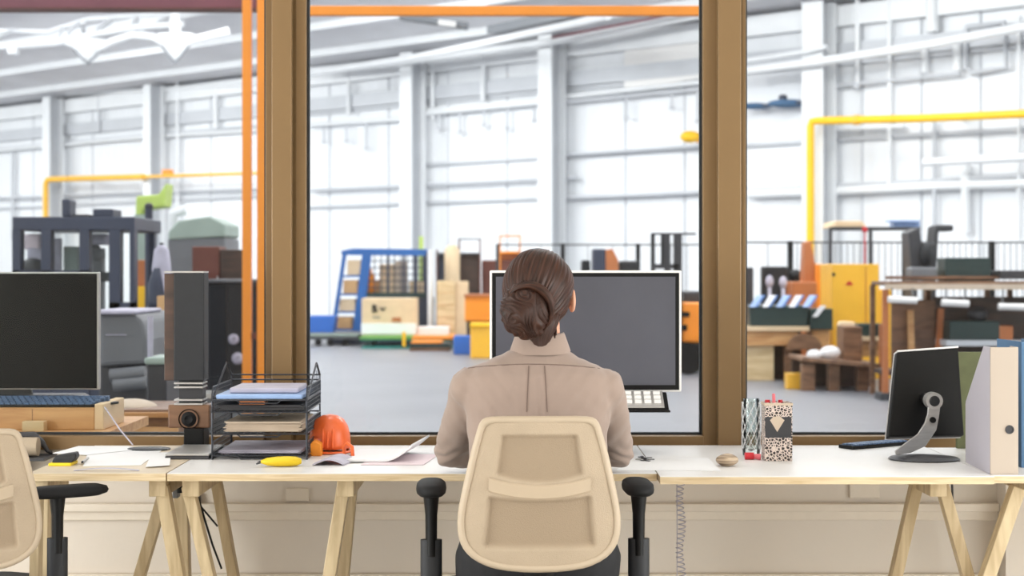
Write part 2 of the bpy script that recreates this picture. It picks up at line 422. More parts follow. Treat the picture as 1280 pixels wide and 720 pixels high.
trestle('wooden trestle below the curled papers left of the woman', PX(436, 4.8), [(430, 414, 4.76, .034), (441, 430, 5.10, .034)])
trestle('wooden trestle hidden behind the woman and her chair', PX(700, 4.8), [(690, 670, 4.76, .03), (712, 730, 5.1, .03)])
trestle('wooden trestle below the black monitor with steel stand', PX(1162, 4.8), [(1147, 1122, 4.88, .03), (1177, 1206, 4.76, .03)])
trestle('wooden trestle in the bottom right corner of the picture', PX(1284, 4.8)+.01, [(1272, 1238, 4.70, .034), (1290, 1310, 5.0, .03)])
trestle('wooden trestle behind the empty left chair', -1.228, [(47, 45, 4.70, .024), (58, 56, 4.84, .024)], 4.68, 4.90)
# ============================================================= TASK CHAIRS
def outline(hw_scale=1.0):
    # (half width, z) of the backrest from the top down
    return [(.0, .918), (.10, .918), (.128, .915), (.141, .903), (.147, .88), (.157, .85), (.170, .795), (.182, .74), (.190, .70), (.1935, .665), (.190, .63), (.180, .605), (.160, .583), (.125, .565), (.08, .555), (.0, .551)]
def chair_proto(label):
    # local frame: seat centre column at x=0, y=0 ; faces +y ; backrest at y=-0.22
    r = T('office_chair', label, 'chair', (0, 0, 0), 'cream-backed office chairs')
    half = outline(); BY = -.235
    def surf(x, z):   # curved shell, hugging
        return BY + 1.1 * x * x + .12 * (z - .72) ** 2 * 4 - (.03 if False else 0)
    def hw(z):
        for (a, za), (b, zb) in zip(half[1:-1], half[2:]):
            if za >= z >= zb: return a + (b - a) * ((za - z) / (za - zb) if za > zb else 0)
        return 0.0
    # rim: tube following the outline
    pts = [(x, z) for x, z in half] + [(-x, z) for x, z in half[-2:0:-1]]
    def ring(inset, off):
        cx, cz = 0, .735
        out = []
        for x, z in pts:
            d = math.hypot(x - cx, z - cz); k = (d - inset) / d
            X = cx + (x - cx) * k; Z = cz + (z - cz) * k
            out.append(Vector((X, surf(X, Z) + off, Z)))
        return out
    prof = [(0.0, .004), (.003, -.006), (.010, -.010), (.019, -.007), (.021, .002), (.010, .008)]
    rings = [ring(i, o) for i, o in prof]
    mb = MB(); n = len(pts)
    vs = [p for rg in rings for p in rg]; m = len(rings); fs = []
    for i in range(m):
        for k in range(n): fs.append((i*n + k, i*n + (k+1) % n, ((i+1) % m)*n + (k+1) % n, ((i+1) % m)*n + k))
    mb.add(vs, fs)
    O('back_frame', mb, 'chairframe', r, smooth='all', sub=1)
    # mesh panel
    mb = MB(); nx, nz = 90, 90; zt, zb = .905, .562
    g = []
    for j in range(nz + 1):
        z = zt + (zb - zt) * j / nz; w = max(.02, hw(z) - .012)
        g.append([Vector((w * (2*i/nx - 1), 0, z)) for i in range(nx + 1)])
    def relief(x, z):
        def sm(a, b, t): t = max(0, min(1, (t - a) / (b - a))); return t*t*(3-2*t)
        u = 1.6 * x * x
        up = (1 - sm(.082 + (.872 - z) * .15, .092 + (.872 - z) * .15, abs(x))) * sm(.762 + u, .772 + u, z) * (1 - sm(.866, .876, z))
        lo = (1 - sm(.112 + (.72 - z) * .10, .124 + (.72 - z) * .10, abs(x))) * (1 - sm(.716 + u * .4, .726 + u * .4, z)) * sm(.606, .622, z)
        return max(0, .009 * up), max(0, .011 * lo), max(up, lo)
    vs = []; 
    for row in g:
        for p in row: vs.append((p.x, surf(p.x, p.z) + sum(relief(p.x, p.z)[:2]) - .003, p.z))
    N_ = nx + 1; fs = [(j*N_ + i, j*N_ + i + 1, (j+1)*N_ + i + 1, (j+1)*N_ + i) for j in range(nz) for i in range(nx)]
    mb.add(vs, fs); o = O('mesh_panel', mb, 'chairmesh', r, smooth='all'); at_ = o.data.attributes.new('open', 'FLOAT', 'POINT')
    for i_, v_ in enumerate(o.data.vertices): at_.data[i_].value = relief(v_.co.x, v_.co.z)[2]
    sd = o.modifiers.new('s', 'SOLIDIFY'); sd.thickness = .003
    # lumbar band
    mb = MB(); rows = []
    for k in range(25):
        x = -.118 + .236 * k / 24; zc = .742 + 1.2 * x * x
        rows.append((x, zc))
    vs = []
    for x, zc in rows:
        for dz, off in ((.017, -.004), (.014, -.008), (-.013, -.009), (-.018, -.004)): vs.append((x, surf(x, zc) + off, zc + dz))
    fs = [(i*4 + a, i*4 + (a+1) % 4, (i+1)*4 + (a+1) % 4, (i+1)*4 + a) for i in range(24) for a in range(4)] + [(0, 1, 2, 3), (99, 98, 97, 96)]
    mb.add(vs, fs); O('lumbar_support', mb, 'chairpad', r, smooth=True)
    # spine joining the backrest to the seat
    O('back_bracket', MB().tube([(0, BY+.04, .66), (0, BY+.042, .58), (0, BY+.075, .50), (0, BY+.11, .42), (0, -.02, .39)], .022, 12, squash=(1, 1.6)), 'black', r, smooth=True)
    # seat cushion
    def rr(hx, hy, rad, z, cy=.03):
        out = []
        for q, (sx, sy) in enumerate(((1, 1), (-1, 1), (-1, -1), (1, -1))):
            for a in range(6):
                t = math.pi/2 * (q + a/5.0)
                out.append(Vector((sx*(hx-rad) + rad*math.cos(t), cy + sy*(hy-rad) + rad*math.sin(t), z)))
        return out
    O('seat', MB().loft([rr(.20, .20, .07, .415), rr(.235, .235, .08, .425), rr(.24, .24, .08, .45), rr(.232, .232, .08, .47), rr(.19, .19, .07, .482)]), 'trousers', r, smooth='all', label='black upholstered seat cushion')
    O('seat_pan', MB().box(-.14, -.12, .38, .14, .18, .416), 'black', r, bevel=.01)
    for s in (-1, 1):
        x = s * .253
        a = O('armrest_post', MB().tube([(s*.19, 0, .40), (x-.0*s, 0, .41), (x, 0, .47), (x, 0, .60)], .021, 14, squash=(1.25, .8)), 'dark', r, smooth=True, label='dark grey lower armrest sleeve')
        O('armrest_upright', MB().tube([(x, 0, .56), (x, 0, .66), (x, .0, .712)], [.0165, .0175, .024], 14, squash=(1.3, .85)), 'black', r, smooth=True)
        pad = MB(); rg = []
        for z, e in ((.708, .80), (.714, .96), (.722, 1.0), (.732, .96), (.738, .78)):
            ring_ = []
            for k in range(28):
                t = 2*math.pi*k/28; c, sn = math.cos(t), math.sin(t)
                X = .037 * e * math.copysign(abs(c) ** .75, c); Y = (.115 if sn > 0 else .10) * e * math.copysign(abs(sn) ** .75, sn)
                ring_.append(Vector((x + X, .02 + Y, z)))
            rg.append(ring_)
        O('armrest_pad', pad.loft(rg), 'rubber', r, smooth='all')
    O('gas_lift', MB().lathe([(.028, .10), (.028, .26), (.018, .262), (.018, .385)], (0, 0, 0), 16), 'black', r, smooth=True)
    st = MB()
    st.lathe([(.05, .07), (.05, .11), (.03, .13)], (0, 0, 0), 20)
    for k in range(5):
        a = 2*math.pi*k/5 + .3; d = Vector((math.cos(a), math.sin(a), 0))
        st.tube([d*.03 + Vector((0, 0, .095)), d*.18 + Vector((0, 0, .085)), d*.30 + Vector((0, 0, .062))], [.024, .019, .015], 10)
    O('star_base', st, 'black', r, smooth=True)
    for k in range(5):
        a = 2*math.pi*k/5 + .3; d = Vector((math.cos(a), math.sin(a), 0)); t = Vector((-d.y, d.x, 0)); c = d*.30 + Vector((0, 0, .027))
        cs = MB().tube([c - t*.022, c - t*.006], .027, 16); cs.tube([c + t*.006, c + t*.022], .027, 16); cs.tube([c, c + Vector((0, 0, .035))], .007, 8)
        O('caster', cs, 'rubber', r, smooth=True)
    return r
CHX, CHY = .0565, 4.385
chair = chair_proto('cream mesh-backed office chair in which the woman is sitting')
ch2 = dup(chair, (-1.395, 4.50, 0), math.radians(22), label='empty cream mesh-backed office chair cut off by the left edge of the picture')
ch2.scale = (1, 1, .953)
for c_ in ch2.children:
    if c_.name.startswith('armrest_pad') and c_.data.vertices[0].co.x > 0:      # pads swivelled outwards
        k_ = Vector((.253, .0, 0)); R_ = Matrix.Rotation(math.radians(-78), 3, 'Z'); c_.rotation_euler = (0, 0, math.radians(-78)); c_.location = k_ - R_ @ k_
chair.location = (CHX, CHY, 0); chair.rotation_euler = (0, 0, math.radians(2))
# ============================================================= THE WOMAN
px0 = .063; PYc = 4.40
person = T('person', 'seated woman seen from behind in a pale pink shirt, brown hair in a low bun', 'person', (px0, 4.42, .47))
def ringpts(cx, cy, z, rx, ry, n=28, p=2.3, tilt=0.0):
    out = []
    for k in range(n):
        t = 2*math.pi*k/n; c, s = math.cos(t), math.sin(t)
        x = rx * math.copysign(abs(c) ** (2/p), c); y = ry * math.copysign(abs(s) ** (2/p), s)
        out.append(Vector((cx + x, cy + y, z + tilt * y)))
    return out
SH_L, EL_L, WR_L = Vector((px0-.152, 4.41, .965)), Vector((-.158, 4.635, .786)), Vector((-.015, 4.80, .772))
SH_R, EL_R, WR_R = Vector((px0+.154, 4.41, .960)), Vector((.272, 4.630, .788)), Vector((.150, 4.80, .772))
HC = Vector((PX(673, 4.42), 4.425, 1.19))
def torso(mb, g=0.0):
    S_ = [(.47, 4.42, .150, .115), (.50, 4.40, .182, .128), (.56, 4.385, .184, .125), (.64, 4.38, .168, .112), (.74, 4.385, .163, .108), (.84, 4.39, .166, .110), (.92, 4.395, .176, .108), (.97, 4.40, .180, .100), (1.000, 4.405, .174, .090), (1.022, 4.41, .146, .076), (1.040, 4.412, .098, .066), (1.06, 4.415, .062, .056)]
    mb.loft([ringpts(px0, y, z, rx + g, ry + g) for z, y, rx, ry in S_])
def arm(mb, sh, el, wr, g, wrist=True):
    m1 = sh.lerp(el, .45)
    mb.tube([sh + Vector((0, 0, .012)), m1, el], [.052 + g, .046 + g, .036 + g], 18)
    mb.ell(sh, .053 + g, .053 + g, .050 + g); mb.ell(el, .037 + g, .037 + g, .037 + g)
    mb.tube([el, el.lerp(wr, .35), wr], [.037 + g, .036 + g, .025 + g*.8], 16)
def leg(mb, s, g, foot=True):
    hip = Vector((px0 + s*.085, 4.42, .555)); kn = Vector((px0 + s*.11, 4.83, .555)); an = Vector((px0 + s*.12, 4.78, .10))
    mb.tube([hip, hip.lerp(kn, .5), kn], [.078 + g, .070 + g, .052 + g], 18); mb.ell(kn, .052 + g, .052 + g, .052 + g); mb.ell(hip, .085+g, .09+g, .072+g)
    mb.tube([kn, kn.lerp(an, .35), an], [.050 + g, .048 + g, .034 + g], 16)
    return an
def hand(mb, wr, d, s):
    # d: forward unit vector, s: +1 when the thumb is on the +x side
    side = Vector((d.y, -d.x, 0)) * s
    palm = wr + d * .045 + Vector((0, 0, -.002))
    mb.ell(palm, .001, .001, .001)
    Rm = Matrix(((side.x, d.x, 0), (side.y, d.y, 0), (0, 0, 1)))
    mb.ell(palm, .040, .050, .0145, 16, 10, Rm); mb.tube([wr - d*.02, wr + d*.02], [.024, .023], 12)
    for i, (off, ln) in enumerate(((.029, .068), (.010, .076), (-.010, .071), (-.028, .055))):
        b = palm + side * off + d * .036 + Vector((0, 0, .002))
        fd = (d + side * off * 1.6).normalized()
        k1 = b + fd * ln * .42 + Vector((0, 0, .007)); k2 = k1 + fd * ln * .32 + Vector((0, 0, -.009)); tip = k2 + fd * ln * .18 + Vector((0, 0, -.011))
        mb.tube([b - fd*.012, b, k1, k2, tip], [.0085, .0085, .0078, .007, .0058], 10)
        mb.ell(tip, .006, .006, .006, 10, 8)
    b = palm - d*.022 + side*.028; k1 = b + side*.026 + d*.026 + Vector((0, 0, -.004)); tip = k1 + d*.028 + side*.006 + Vector((0, 0, -.006))
    mb.tube([b - side*.01, b, k1, tip], [.011, .011, .009, .007], 10); mb.ell(tip, .007, .007, .007, 10, 8)
body = MB(); torso(body, -.008)
arm(body, SH_L, EL_L, WR_L, -.007); arm(body, SH_R, EL_R, WR_R, -.007)
hand(body, WR_L, Vector((.35, .937, 0)), 1); hand(body, WR_R, Vector((-.25, .968, 0)), -1)
for s in (-1, 1):
    an = leg(body, s, -.006); body.tube([an, an + Vector((0, .02, -.04))], .03, 12); body.ell(an + Vector((0, .06, -.065)), .038, .105, .026)
# neck and head
body.tube([(px0, 4.405, 1.02), (px0+.004, 4.41, 1.07), (HC.x, 4.42, 1.13)], [.060, .052, .052], 20)
body.ell(HC + Vector((0, -.004, .020)), .074, .094, .090, 28, 18)
body.ell(HC + Vector((0, .030, -.035)), .058, .066, .066, 24, 16)        # face
body.ell(HC + Vector((0, .062, -.078)), .030, .026, .022)                # chin
body.ell(HC + Vector((0, .088, .010)), .040, .012, .030)                 # brow
body.tube([HC + Vector((0, .090, .010)), HC + Vector((0, .103, -.014)), HC + Vector((0, .112, -.030))], [.007, .009, .011], 10)
body.ell(HC + Vector((.010, .100, -.032)), .008, .010, .007); body.ell(HC + Vector((-.010, .100, -.032)), .008, .010, .007)
body.ell(HC + Vector((0, .083, -.056)), .021, .012, .007); body.ell(HC + Vector((0, .082, -.066)), .018, .012, .007)
for s in (-1, 1):
    body.ell(HC + Vector((.083 if s > 0 else -.079, .004 if s > 0 else .014, -.010)), .0075, .019, .033, 14, 10, Matrix.Rotation(s*.35, 3, 'Z'))
me, bb = remeshed(body, 'body', .0048, 3, wloc(person)); OM('body', me, 'skin', person)
for s in (-1, 1):
    e = O('eye', MB().ell(HC + Vector((s*.031, .081, -.003)), .0120, .0108, .0085, 16, 12), 'eye', person, smooth='all')
    O('iris', MB().ell(HC + Vector((s*.031, .0902, -.003)), .005, .0026, .005, 14, 8), 'iris', e, smooth='all')
    O('eyebrow', MB().tube([HC + Vector((s*.015, .098, .018)), HC + Vector((s*.032, .093, .023)), HC + Vector((s*.048, .080, .017))], [.0028, .003, .002], 8), 'hair', person)
O('lips', MB().ell(HC + Vector((0, .0935, -.061)), .018, .0028, .0065, 16, 8), 'lip', person, smooth='all')
# shirt
def wr_noise(co, n):
    v = 0
    q = Vector((co.x*9, co.y*9, co.z*16)); v += noise.noise(q) * .0035
    for E, Sx in ((EL_L, -1), (EL_R, 1)):
        d = (co - E).length
        if d < .16: v += math.sin((co.z*1.0 + co.x*.5*Sx)*150 + noise.noise(co*14)*5) * .0032 * (1 - d/.16)
    # folds fanning from the armpits
    for s in (-1, 1):
        a = Vector((px0 + s*.135, 4.33, .93)); d = math.hypot(co.x - a.x, co.z - a.z)
        if d < .15 and n.y < .3:
            u = (co.x - a.x)*s*.6 + (co.z - a.z)*.8; w = (co.x - a.x)*s*.8 - (co.z - a.z)*.6
            v += (noise.noise(Vector((w*48, u*9, 3 + s))) * .0060 + noise.noise(Vector((u*38, w*10, 9 + s))) * .0022) * (1 - d/.15) ** .7
    # slight billow above the chair back
    if n.y < 0: v += .004 * math.sin(co.z * 60 + noise.noise(co*7)*4) * max(0, 1 - abs(co.z - .90)/.05) * .6
    if n.y < -.2: v -= .0028 * math.exp(-((co.x - px0) / .004) ** 2) * (1 if co.z < .995 else 0)
    return v
sh = MB(); torso(sh, .004); arm(sh, SH_L, EL_L, WR_L, .006); arm(sh, SH_R, EL_R, WR_R, .006)
me, sb = remeshed(sh, 'shirt', .0062, 5, wloc(person), wr_noise); shirt = OM('shirt', me, 'shirt', person)
def drape(pts, w, off, name, m, parent, th=.0012):
    mb = MB(); L_ = []
    for x, z in pts:
        h = sb.ray_cast(Vector((x, 4.0, z)), Vector((0, 1, 0)))
        if h[0] is not None: L_.append((h[0], h[1]))
    vs = []
    for i, (p, n) in enumerate(L_):
        d = (L_[min(i+1, len(L_)-1)][0] - L_[max(i-1, 0)][0]).normalized(); r = d.cross(n).normalized()
        if n.y > 0: n = -n
        for a, b in ((-1, -.3), (-1, 1), (1, 1), (1, -.3)): vs.append(p + r*(a*w/2) + n*(off*b))
    fs = [(i*4 + a, i*4 + (a+1) % 4, (i+1)*4 + (a+1) % 4, (i+1)*4 + a) for i in range(len(L_) - 1) for a in range(4)]
    mb.add(vs, fs); return O(name, mb, m, parent, smooth=True)
zz = lambda y: PZ(y, 4.31); xx = lambda x: PX(x, 4.31)
drape([(xx(661 - .2*i), zz(458 + i*4)) for i in range(15)], .0022, .0012, 'pleat', 'seam', shirt)
drape([(xx(681 + .2*i), zz(458 + i*4)) for i in range(15)], .0022, .0012, 'pleat', 'seam', shirt)
drape([(xx(584 + i*8.8), zz(466 - 10*math.sin(math.pi*min(1, (i+1)/21.0))**.6 + (0 if i < 18 else 0))) for i in range(20)], .0022, .0010, 'yoke_seam', 'seam', shirt)
# collar: stand plus folded fall
n = 40
def colring(rx, ry, z, dy, notch=.02):
    out = []
    for k in range(n):
        t = 2*math.pi*k/n; c, s = math.cos(t), math.sin(t)
        out.append(Vector((px0 + .006 + rx*c, 4.412 + dy + ry*s, z - .018*max(0, s) - (.004*max(0, -s)))))
    return out
O('collar', MB().loft([colring(.062, .060, 1.050, .002), colring(.0555, .056, 1.098, .006), colring(.0575, .058, 1.103, .006), colring(.0605, .061, 1.098, .004), colring(.0745, .071, 1.058, -.002), colring(.0735, .070, 1.053, -.002)], caps=False), 'shirt', shirt, smooth='all')
for wr, el, nm in ((WR_L, EL_L, 'cuff'), (WR_R, EL_R, 'cuff')):
    d = (wr - el).normalized(); O('cuff', MB().tube([wr - d*.045, wr - d*.04, wr - d*.002, wr + d*.002], [.031, .034, .0325, .029], 20), 'shirt', shirt, smooth=True)
# trousers
tm = MB()
tm.loft([ringpts(px0, 4.42, .478, .16, .13), ringpts(px0, 4.41, .50, .200, .145), ringpts(px0, 4.40, .56, .202, .142), ringpts(px0, 4.39, .625, .182, .126), ringpts(px0, 4.39, .64, .17, .115)])
for s in (-1, 1): leg(tm, s, .010)
me, _ = remeshed(tm, 'trousers', .008, 5, wloc(person), lambda co, n: noise.noise(co*12)*.003); OM('trousers', me, 'trousers', person)
for s in (-1, 1):
    a = Vector((px0 + s*.12, 4.84, .035))
    O('shoe', MB().ell(a + Vector((0, 0, .008)), .045, .125, .036, 20, 12).box(a.x-.036, a.y-.11, .0, a.x+.036, a.y+.10, .014), 'shoe', person, smooth=True)
# hair: scalp cap with strands running to the bun
def hair_obj(name, vs, fs, at, parent):
    mb = MB(); mb.add(vs, fs); o = wloc(parent); me = bpy.data.meshes.new(name); me.from_pydata([v - o for v in mb.v], [], mb.f)
    A = me.attributes.new('strand', 'FLOAT_VECTOR', 'POINT')
    for i, a in enumerate(at): A.data[i].vector = a
    for p in me.polygons: p.use_smooth = True
    me.materials.append(M['hair']); ob = bpy.data.objects.new(name, me); C.objects.link(ob); ob.parent = parent; return ob
BC = Vector((PX(658, 4.31), 4.325, PZ(388, 4.31)))          # bun centre
hc = HC + Vector((0, -.006, .018)); ax = (BC + Vector((.01, .05, 0)) - hc).normalized()
e1 = ax.cross(Vector((0, 0, 1))).normalized(); e2 = ax.cross(e1).normalized()
vs = []; fs = []; at = []; NU, NV = 240, 70
for j in range(NV + 1):
    th = math.pi * .985 * (j / NV)          # from the bun pole round to the face
    for i in range(NU):
        ph = 2*math.pi*i/NU
        d = ax*math.cos(th) + (e1*math.cos(ph) + e2*math.sin(ph))*math.sin(th)
        # hairline: keep off the face and the neck
        lim = d.copy()
        R_ = Vector((lim.x*.0885, lim.y*.106, lim.z*(.100 if lim.z > 0 else .108)))
        ridge = .0011*math.sin(ph*46 + 4*noise.noise(Vector((math.cos(ph)*3, math.sin(ph)*3, 0)))) + .0016*noise.noise(Vector((math.cos(ph)*9, math.sin(ph)*9, th*1.2)))
        p = hc + R_ * (1 + ridge/.1*min(1, math.sin(th)*1.5))
        if p.z < HC.z - .045:     # nape: narrows to the neck
            t = min(1, (HC.z - .045 - p.z) / .05); p.x = hc.x + (p.x - hc.x)*(1 - .22*t) ; p.y = p.y + .018*t
        kx = max(0, min(1, (HC.z + .035 - p.z)/.04)); p.x = hc.x + (p.x - hc.x)*(1 - (.08 if p.x > hc.x else 0)*kx)
        # pull back the hairline at the face
        if p.y > HC.y + .055 and p.z < HC.z + .055:
            k = min(1, (p.y - HC.y - .055)/.02)*min(1, (HC.z + .055 - p.z)/.02); p = p.lerp(HC + (p - HC)*.62, k)
        # bare ear and jaw sides
        if p.z < HC.z + .012 and p.y > HC.y - .012:
            k = min(1, (HC.z + .012 - p.z)/.012)*min(1, (p.y - HC.y + .012)/.012); p = p.lerp(HC + (p - HC)*.66, k)
        vs.append(p); at.append((ph*16 if ph < math.pi else (2*math.pi-ph)*16 + 3, th*1.3, 0))
for j in range(NV):
    for i in range(NU): fs.append((j*NU + i, j*NU + (i+1) % NU, (j+1)*NU + (i+1) % NU, (j+1)*NU + i))
fs.append(tuple(range(NU))); fs.append(tuple(NV*NU + i for i in range(NU - 1, -1, -1)))
hair = hair_obj('hair', vs, fs, at, person)
# bun: coil of hair, larger to the lower left
vs = []; fs = []; at = []; NU, NV = 120, 60
for j in range(NV + 1):
    th = math.pi*j/NV
    for i in range(NU):
        ph = 2*math.pi*i/NU
        d = Vector((math.sin(th)*math.cos(ph), -math.cos(th), math.sin(th)*math.sin(ph)))
        sp = ph*1.0 + th*2.2
        wq = noise.noise(Vector((d.x*1.6, d.z*1.6, 7)))*1.5
        lane = d.x*5.5*math.cos(wq) + d.z*7.0*math.sin(wq + .7) + 2.2*math.sqrt(d.x*d.x + (d.z-.15)**2)
        rid = (.0022*math.sin(lane*5.5) + .0030*noise.noise(Vector((lane*2.5, 0, 3))) + .004*noise.noise(d*1.7)) * min(1, math.sin(th)*2)
        p = BC + Vector((d.x*(.0615 + rid), d.y*(.046 + rid), d.z*(.069 + rid)))
        vs.append(p); at.append((lane*7, (d.x - d.z)*.6, 5))
for j in range(NV):
    for i in range(NU): fs.append((j*NU + i, j*NU + (i+1) % NU, (j+1)*NU + (i+1) % NU, (j+1)*NU + i))
hair_obj('hair_bun', vs, fs, at, hair)
# a band of hair wrapping over the bun, nape wisps
def strand_tube(name, pts, r, parent):
    mb = MB().tube(pts, r, 8); hair_obj(name, mb.v, mb.f, [(i % 8 * 2.2, i // 8 * .2, 9) for i in range(len(mb.v))], parent)
wr = []
for k in range(26):
    a = math.radians(160 - k*8.4); wr.append(BC + Vector((.056*math.cos(a) + .004, -.020 - .012*math.sin(a*1.3), .061*math.sin(a))))
strand_tube('hair_wrap', wr, [.003 + .008*math.sin(math.pi*k/25) for k in range(26)], hair)
nr = []
for (z, rx, ry, yy) in ((1.150, .050, .034, 4.372), (1.125, .043, .030, 4.366), (1.105, .034, .022, 4.360), (1.085, .024, .013, 4.356), (1.066, .012, .006, 4.352), (1.052, .003, .002, 4.349)):
    nr.append([Vector((px0 + .006 + rx*math.cos(2*math.pi*q/48)*(1 + .04*math.sin(q*5.0)), yy + ry*math.sin(2*math.pi*q/48), z)) for q in range(48)])
mb = MB().loft(nr); hair_obj('nape_hair', mb.v, mb.f, [(i % 48*1.7, i//48*.3, 4) for i in range(len(mb.v))], hair)
mb = MB(); at = []
for k in range(46):
    x = px0 + .004 + random.uniform(-.040, .040); z0 = 1.118 + random.uniform(-.006, .012); l = random.uniform(.02, .048)
    c = 1 - ((x - px0 - .004)/.055)**2
    y = 4.352 + .0 + (1 - c)*.03
    mb.tube([(x, y + .010, z0 + .012), (x + random.uniform(-.003, .003), y - .002, z0 - l*.5), (px0 + (x-px0)*.75 + random.uniform(-.006, .006), y + .001, z0 - l)], [.0030, .0022, .0003], 5)
hair_obj('nape_hair', mb.v, mb.f, [(i*.3, 0, 2) for i in range(len(mb.v))], hair)
# ============================================================= THINGS ON THE DESKS
# --- centre monitor on a thin riser shelf
RY0, RY1 = 5.02, 5.36; RZ = PZ(513, RY0)
r = T('monitor_riser', 'thin black shelf raised above the middle desk carrying monitor and keypad', 'shelf', (PX(700, 5.1), 5.18, DT))
O('shelf_board', MB().box(PX(585, RY0), RY0, RZ-.006, PX(838, RY0), RY1, RZ), 'black', r, bevel=.001)
for x in (600, 770):
    O('leg', MB().box(PX(x, 5.1)-.01, 5.06, DT, PX(x, 5.1)+.01, 5.30, RZ-.006), 'black', r)
MZ = 5.14
r = T('monitor', 'large grey-screened monitor with white rim right in front of the woman', 'monitor', (PX(732, MZ), MZ+.08, RZ))
x0, x1, zt, zb = PX(612, MZ), PX(852, MZ), PZ(338, MZ), PZ(490, MZ)
O('casing', MB().box(x0, MZ, zb, x1, MZ+.035, zt), 'white', r, bevel=.004)
O('bezel', MB().box(x0+.007, MZ-.002, zb+.006, x1-.007, MZ+.001, zt-.007), 'black', r, bevel=.001)
O('screen', MB().box(x0+.018, MZ-.003, zb+.020, x1-.018, MZ-.0005, zt-.018), 'screengrey', r)
O('stand', MB().box(PX(720, MZ)-.03, MZ+.035, RZ+.006, PX(720, MZ)+.03, MZ+.055, zb+.12), 'steel', r, bevel=.003)
O('stand_foot', MB().box(PX(720, MZ)-.09, MZ+.0, RZ, PX(720, MZ)+.09, MZ+.17, RZ+.008), 'steel', r, bevel=.003)
kp = T('keypad', 'small silver keypad with black edge sticking out below the large monitor', 'keypad', (PX(800, 5.07), 5.06, RZ))
ka, kb = PX(765, RY0), PX(836, RY0+.01); t0, t1 = RZ+.010, RZ+.050
O('body', MB().prism([(ka, 5.03, RZ), (ka, 5.03, t0-.004), (ka, 5.11, t1-.006), (ka, 5.12, t1-.006), (ka, 5.12, RZ)], (kb-ka, 0, 0)), 'black', kp)
O('face_plate', MB().prism([(ka+.004, 5.031, t0-.004), (ka+.004, 5.031, t0), (ka+.004, 5.11, t1-.001), (ka+.004, 5.11, t1-.006)], (kb-ka-.016, 0, 0)), 'steel', kp)
ks = MB()
for i in range(5):
    for j in range(3):
        u = ka+.012+i*.027; a = .2+j*.26; y = 5.031+a*.079; z = t0+a*(t1-t0)
        ks.box(u, y, z, u+.019, y+.014, z+.010)
O('keys', ks, 'white', kp, bevel=.001)
# keyboard under the woman's hands
k = T('keyboard', 'slim white keyboard hidden under the hands of the woman', 'keyboard', (PX(672, 4.9), 4.90, DT))
O('base', MB().box(-.09, 4.83, DT, .24, 4.95, DT+.010), 'white', k, bevel=.002)
ks = MB()
for i in range(18):
    for j in range(5): ks.box(-.084+i*.018, 4.835+j*.022, DT+.010, -.084+i*.018+.015, 4.835+j*.022+.018, DT+.014)
O('keys', ks, 'white', k)
# --- wire letter trays
TX0, TX1 = PX(266, 5.0), PX(384, 5.0)
r = T('letter_tray', 'stack of black wire letter trays filled with papers beside the orange helmet', 'letter tray', ((TX0+TX1)/2, 5.15, DT))
W = .0022
for i, zc in enumerate((.012, .072, .132, .165)):
    z = DT + zc
    m = MB(); y0, y1 = 4.98, 5.34
    for yy in (y0, y1): m.tube([(TX0, yy, z), (TX1, yy, z)], W, 6)
    for xx_ in (TX0, TX1): m.tube([(xx_, y0, z), (xx_, y1, z)], W, 6)
    for q in range(14):
        u = TX0 + (TX1-TX0)*(q+.5)/14; m.tube([(u, y0, z), (u, y1, z)], .0009, 5)
    for q in range(12):
        u = y0 + (y1-y0)*(q+.5)/12; m.tube([(TX0, u, z), (TX1, u, z)], .0009, 5)
    h = .036
    for xx_ in (TX0, TX1):
        m.tube([(xx_, y0, z), (xx_, y0+.02, z+h), (xx_, y1, z+h), (xx_, y1, z)], W, 6)
        for q in range(22):
            u = y0+.02+(y1-y0-.02)*q/22; m.tube([(xx_, u, z), (xx_, u, z+h)], .0008, 4)
        for q in (1, 2): m.tube([(xx_, y0+.015, z+h*q/3), (xx_, y1, z+h*q/3)], .0008, 4)
    m.tube([(TX0, y1, z+h), (TX1, y1, z+h)], W, 6)
    m.tube([(TX0, y0, z), (TX0+.07, y0-.002, z), (TX0+.08, y0-.002, z-.008), (TX1-.08, y0-.002, z-.008), (TX1-.07, y0-.002, z), (TX1, y0, z)], W, 6)
    O('tray', m, 'wire', r)
m = MB()
zt = PZ(469, 5.3)
m.tube([(TX0, 5.33, DT), (TX0, 5.33, zt), (TX1-.0, 5.33, zt), (TX1, 5.33, DT)], .003, 8)
m.tube([(TX0, 5.33, DT+.004), (TX1, 5.33, DT+.004)], .003, 8)
for xx_ in (TX0, TX1):
    m.tube([(xx_, 4.99, DT+.003), (xx_, 5.33, DT+.003)], .003, 8)
    m.tube([(xx_, 4.99, DT), (xx_, 4.99, DT+.165)], .003, 8)
    m.tube([(xx_, 4.99, DT+.165), (xx_, 5.10, DT+.205), (xx_, 5.24, DT+.255), (xx_, 5.33, zt)], .003, 8)
for q in range(7):
    xx_ = TX1; u = 5.02 + .30*q/7; m.tube([(xx_, u, DT+.165), (xx_, u+.01, DT+.170 + (u-4.99)*.26)], .0009, 4)
O('rack', m, 'wire', r)
def sheets(name, label, x0, x1, y0, y1, z, n, m='paper', jig=.006, grp='paper stacks in the wire trays', th=.0016):
    mb = MB()
    for i in range(n):
        a = random.uniform(-jig, jig); b = random.uniform(-jig, jig); rot = Matrix.Translation(((x0+x1)/2, (y0+y1)/2, 0)) @ Matrix.Rotation(random.uniform(-.03, .03), 4, 'Z') @ Matrix.Translation((-(x0+x1)/2, -(y0+y1)/2, 0))
        mb.box(x0+a, y0+b, z+i*th, x1+a, y1+b, z+(i+.85)*th, rot)
    return tag(O(name, mb, m), label, 'papers', grp)
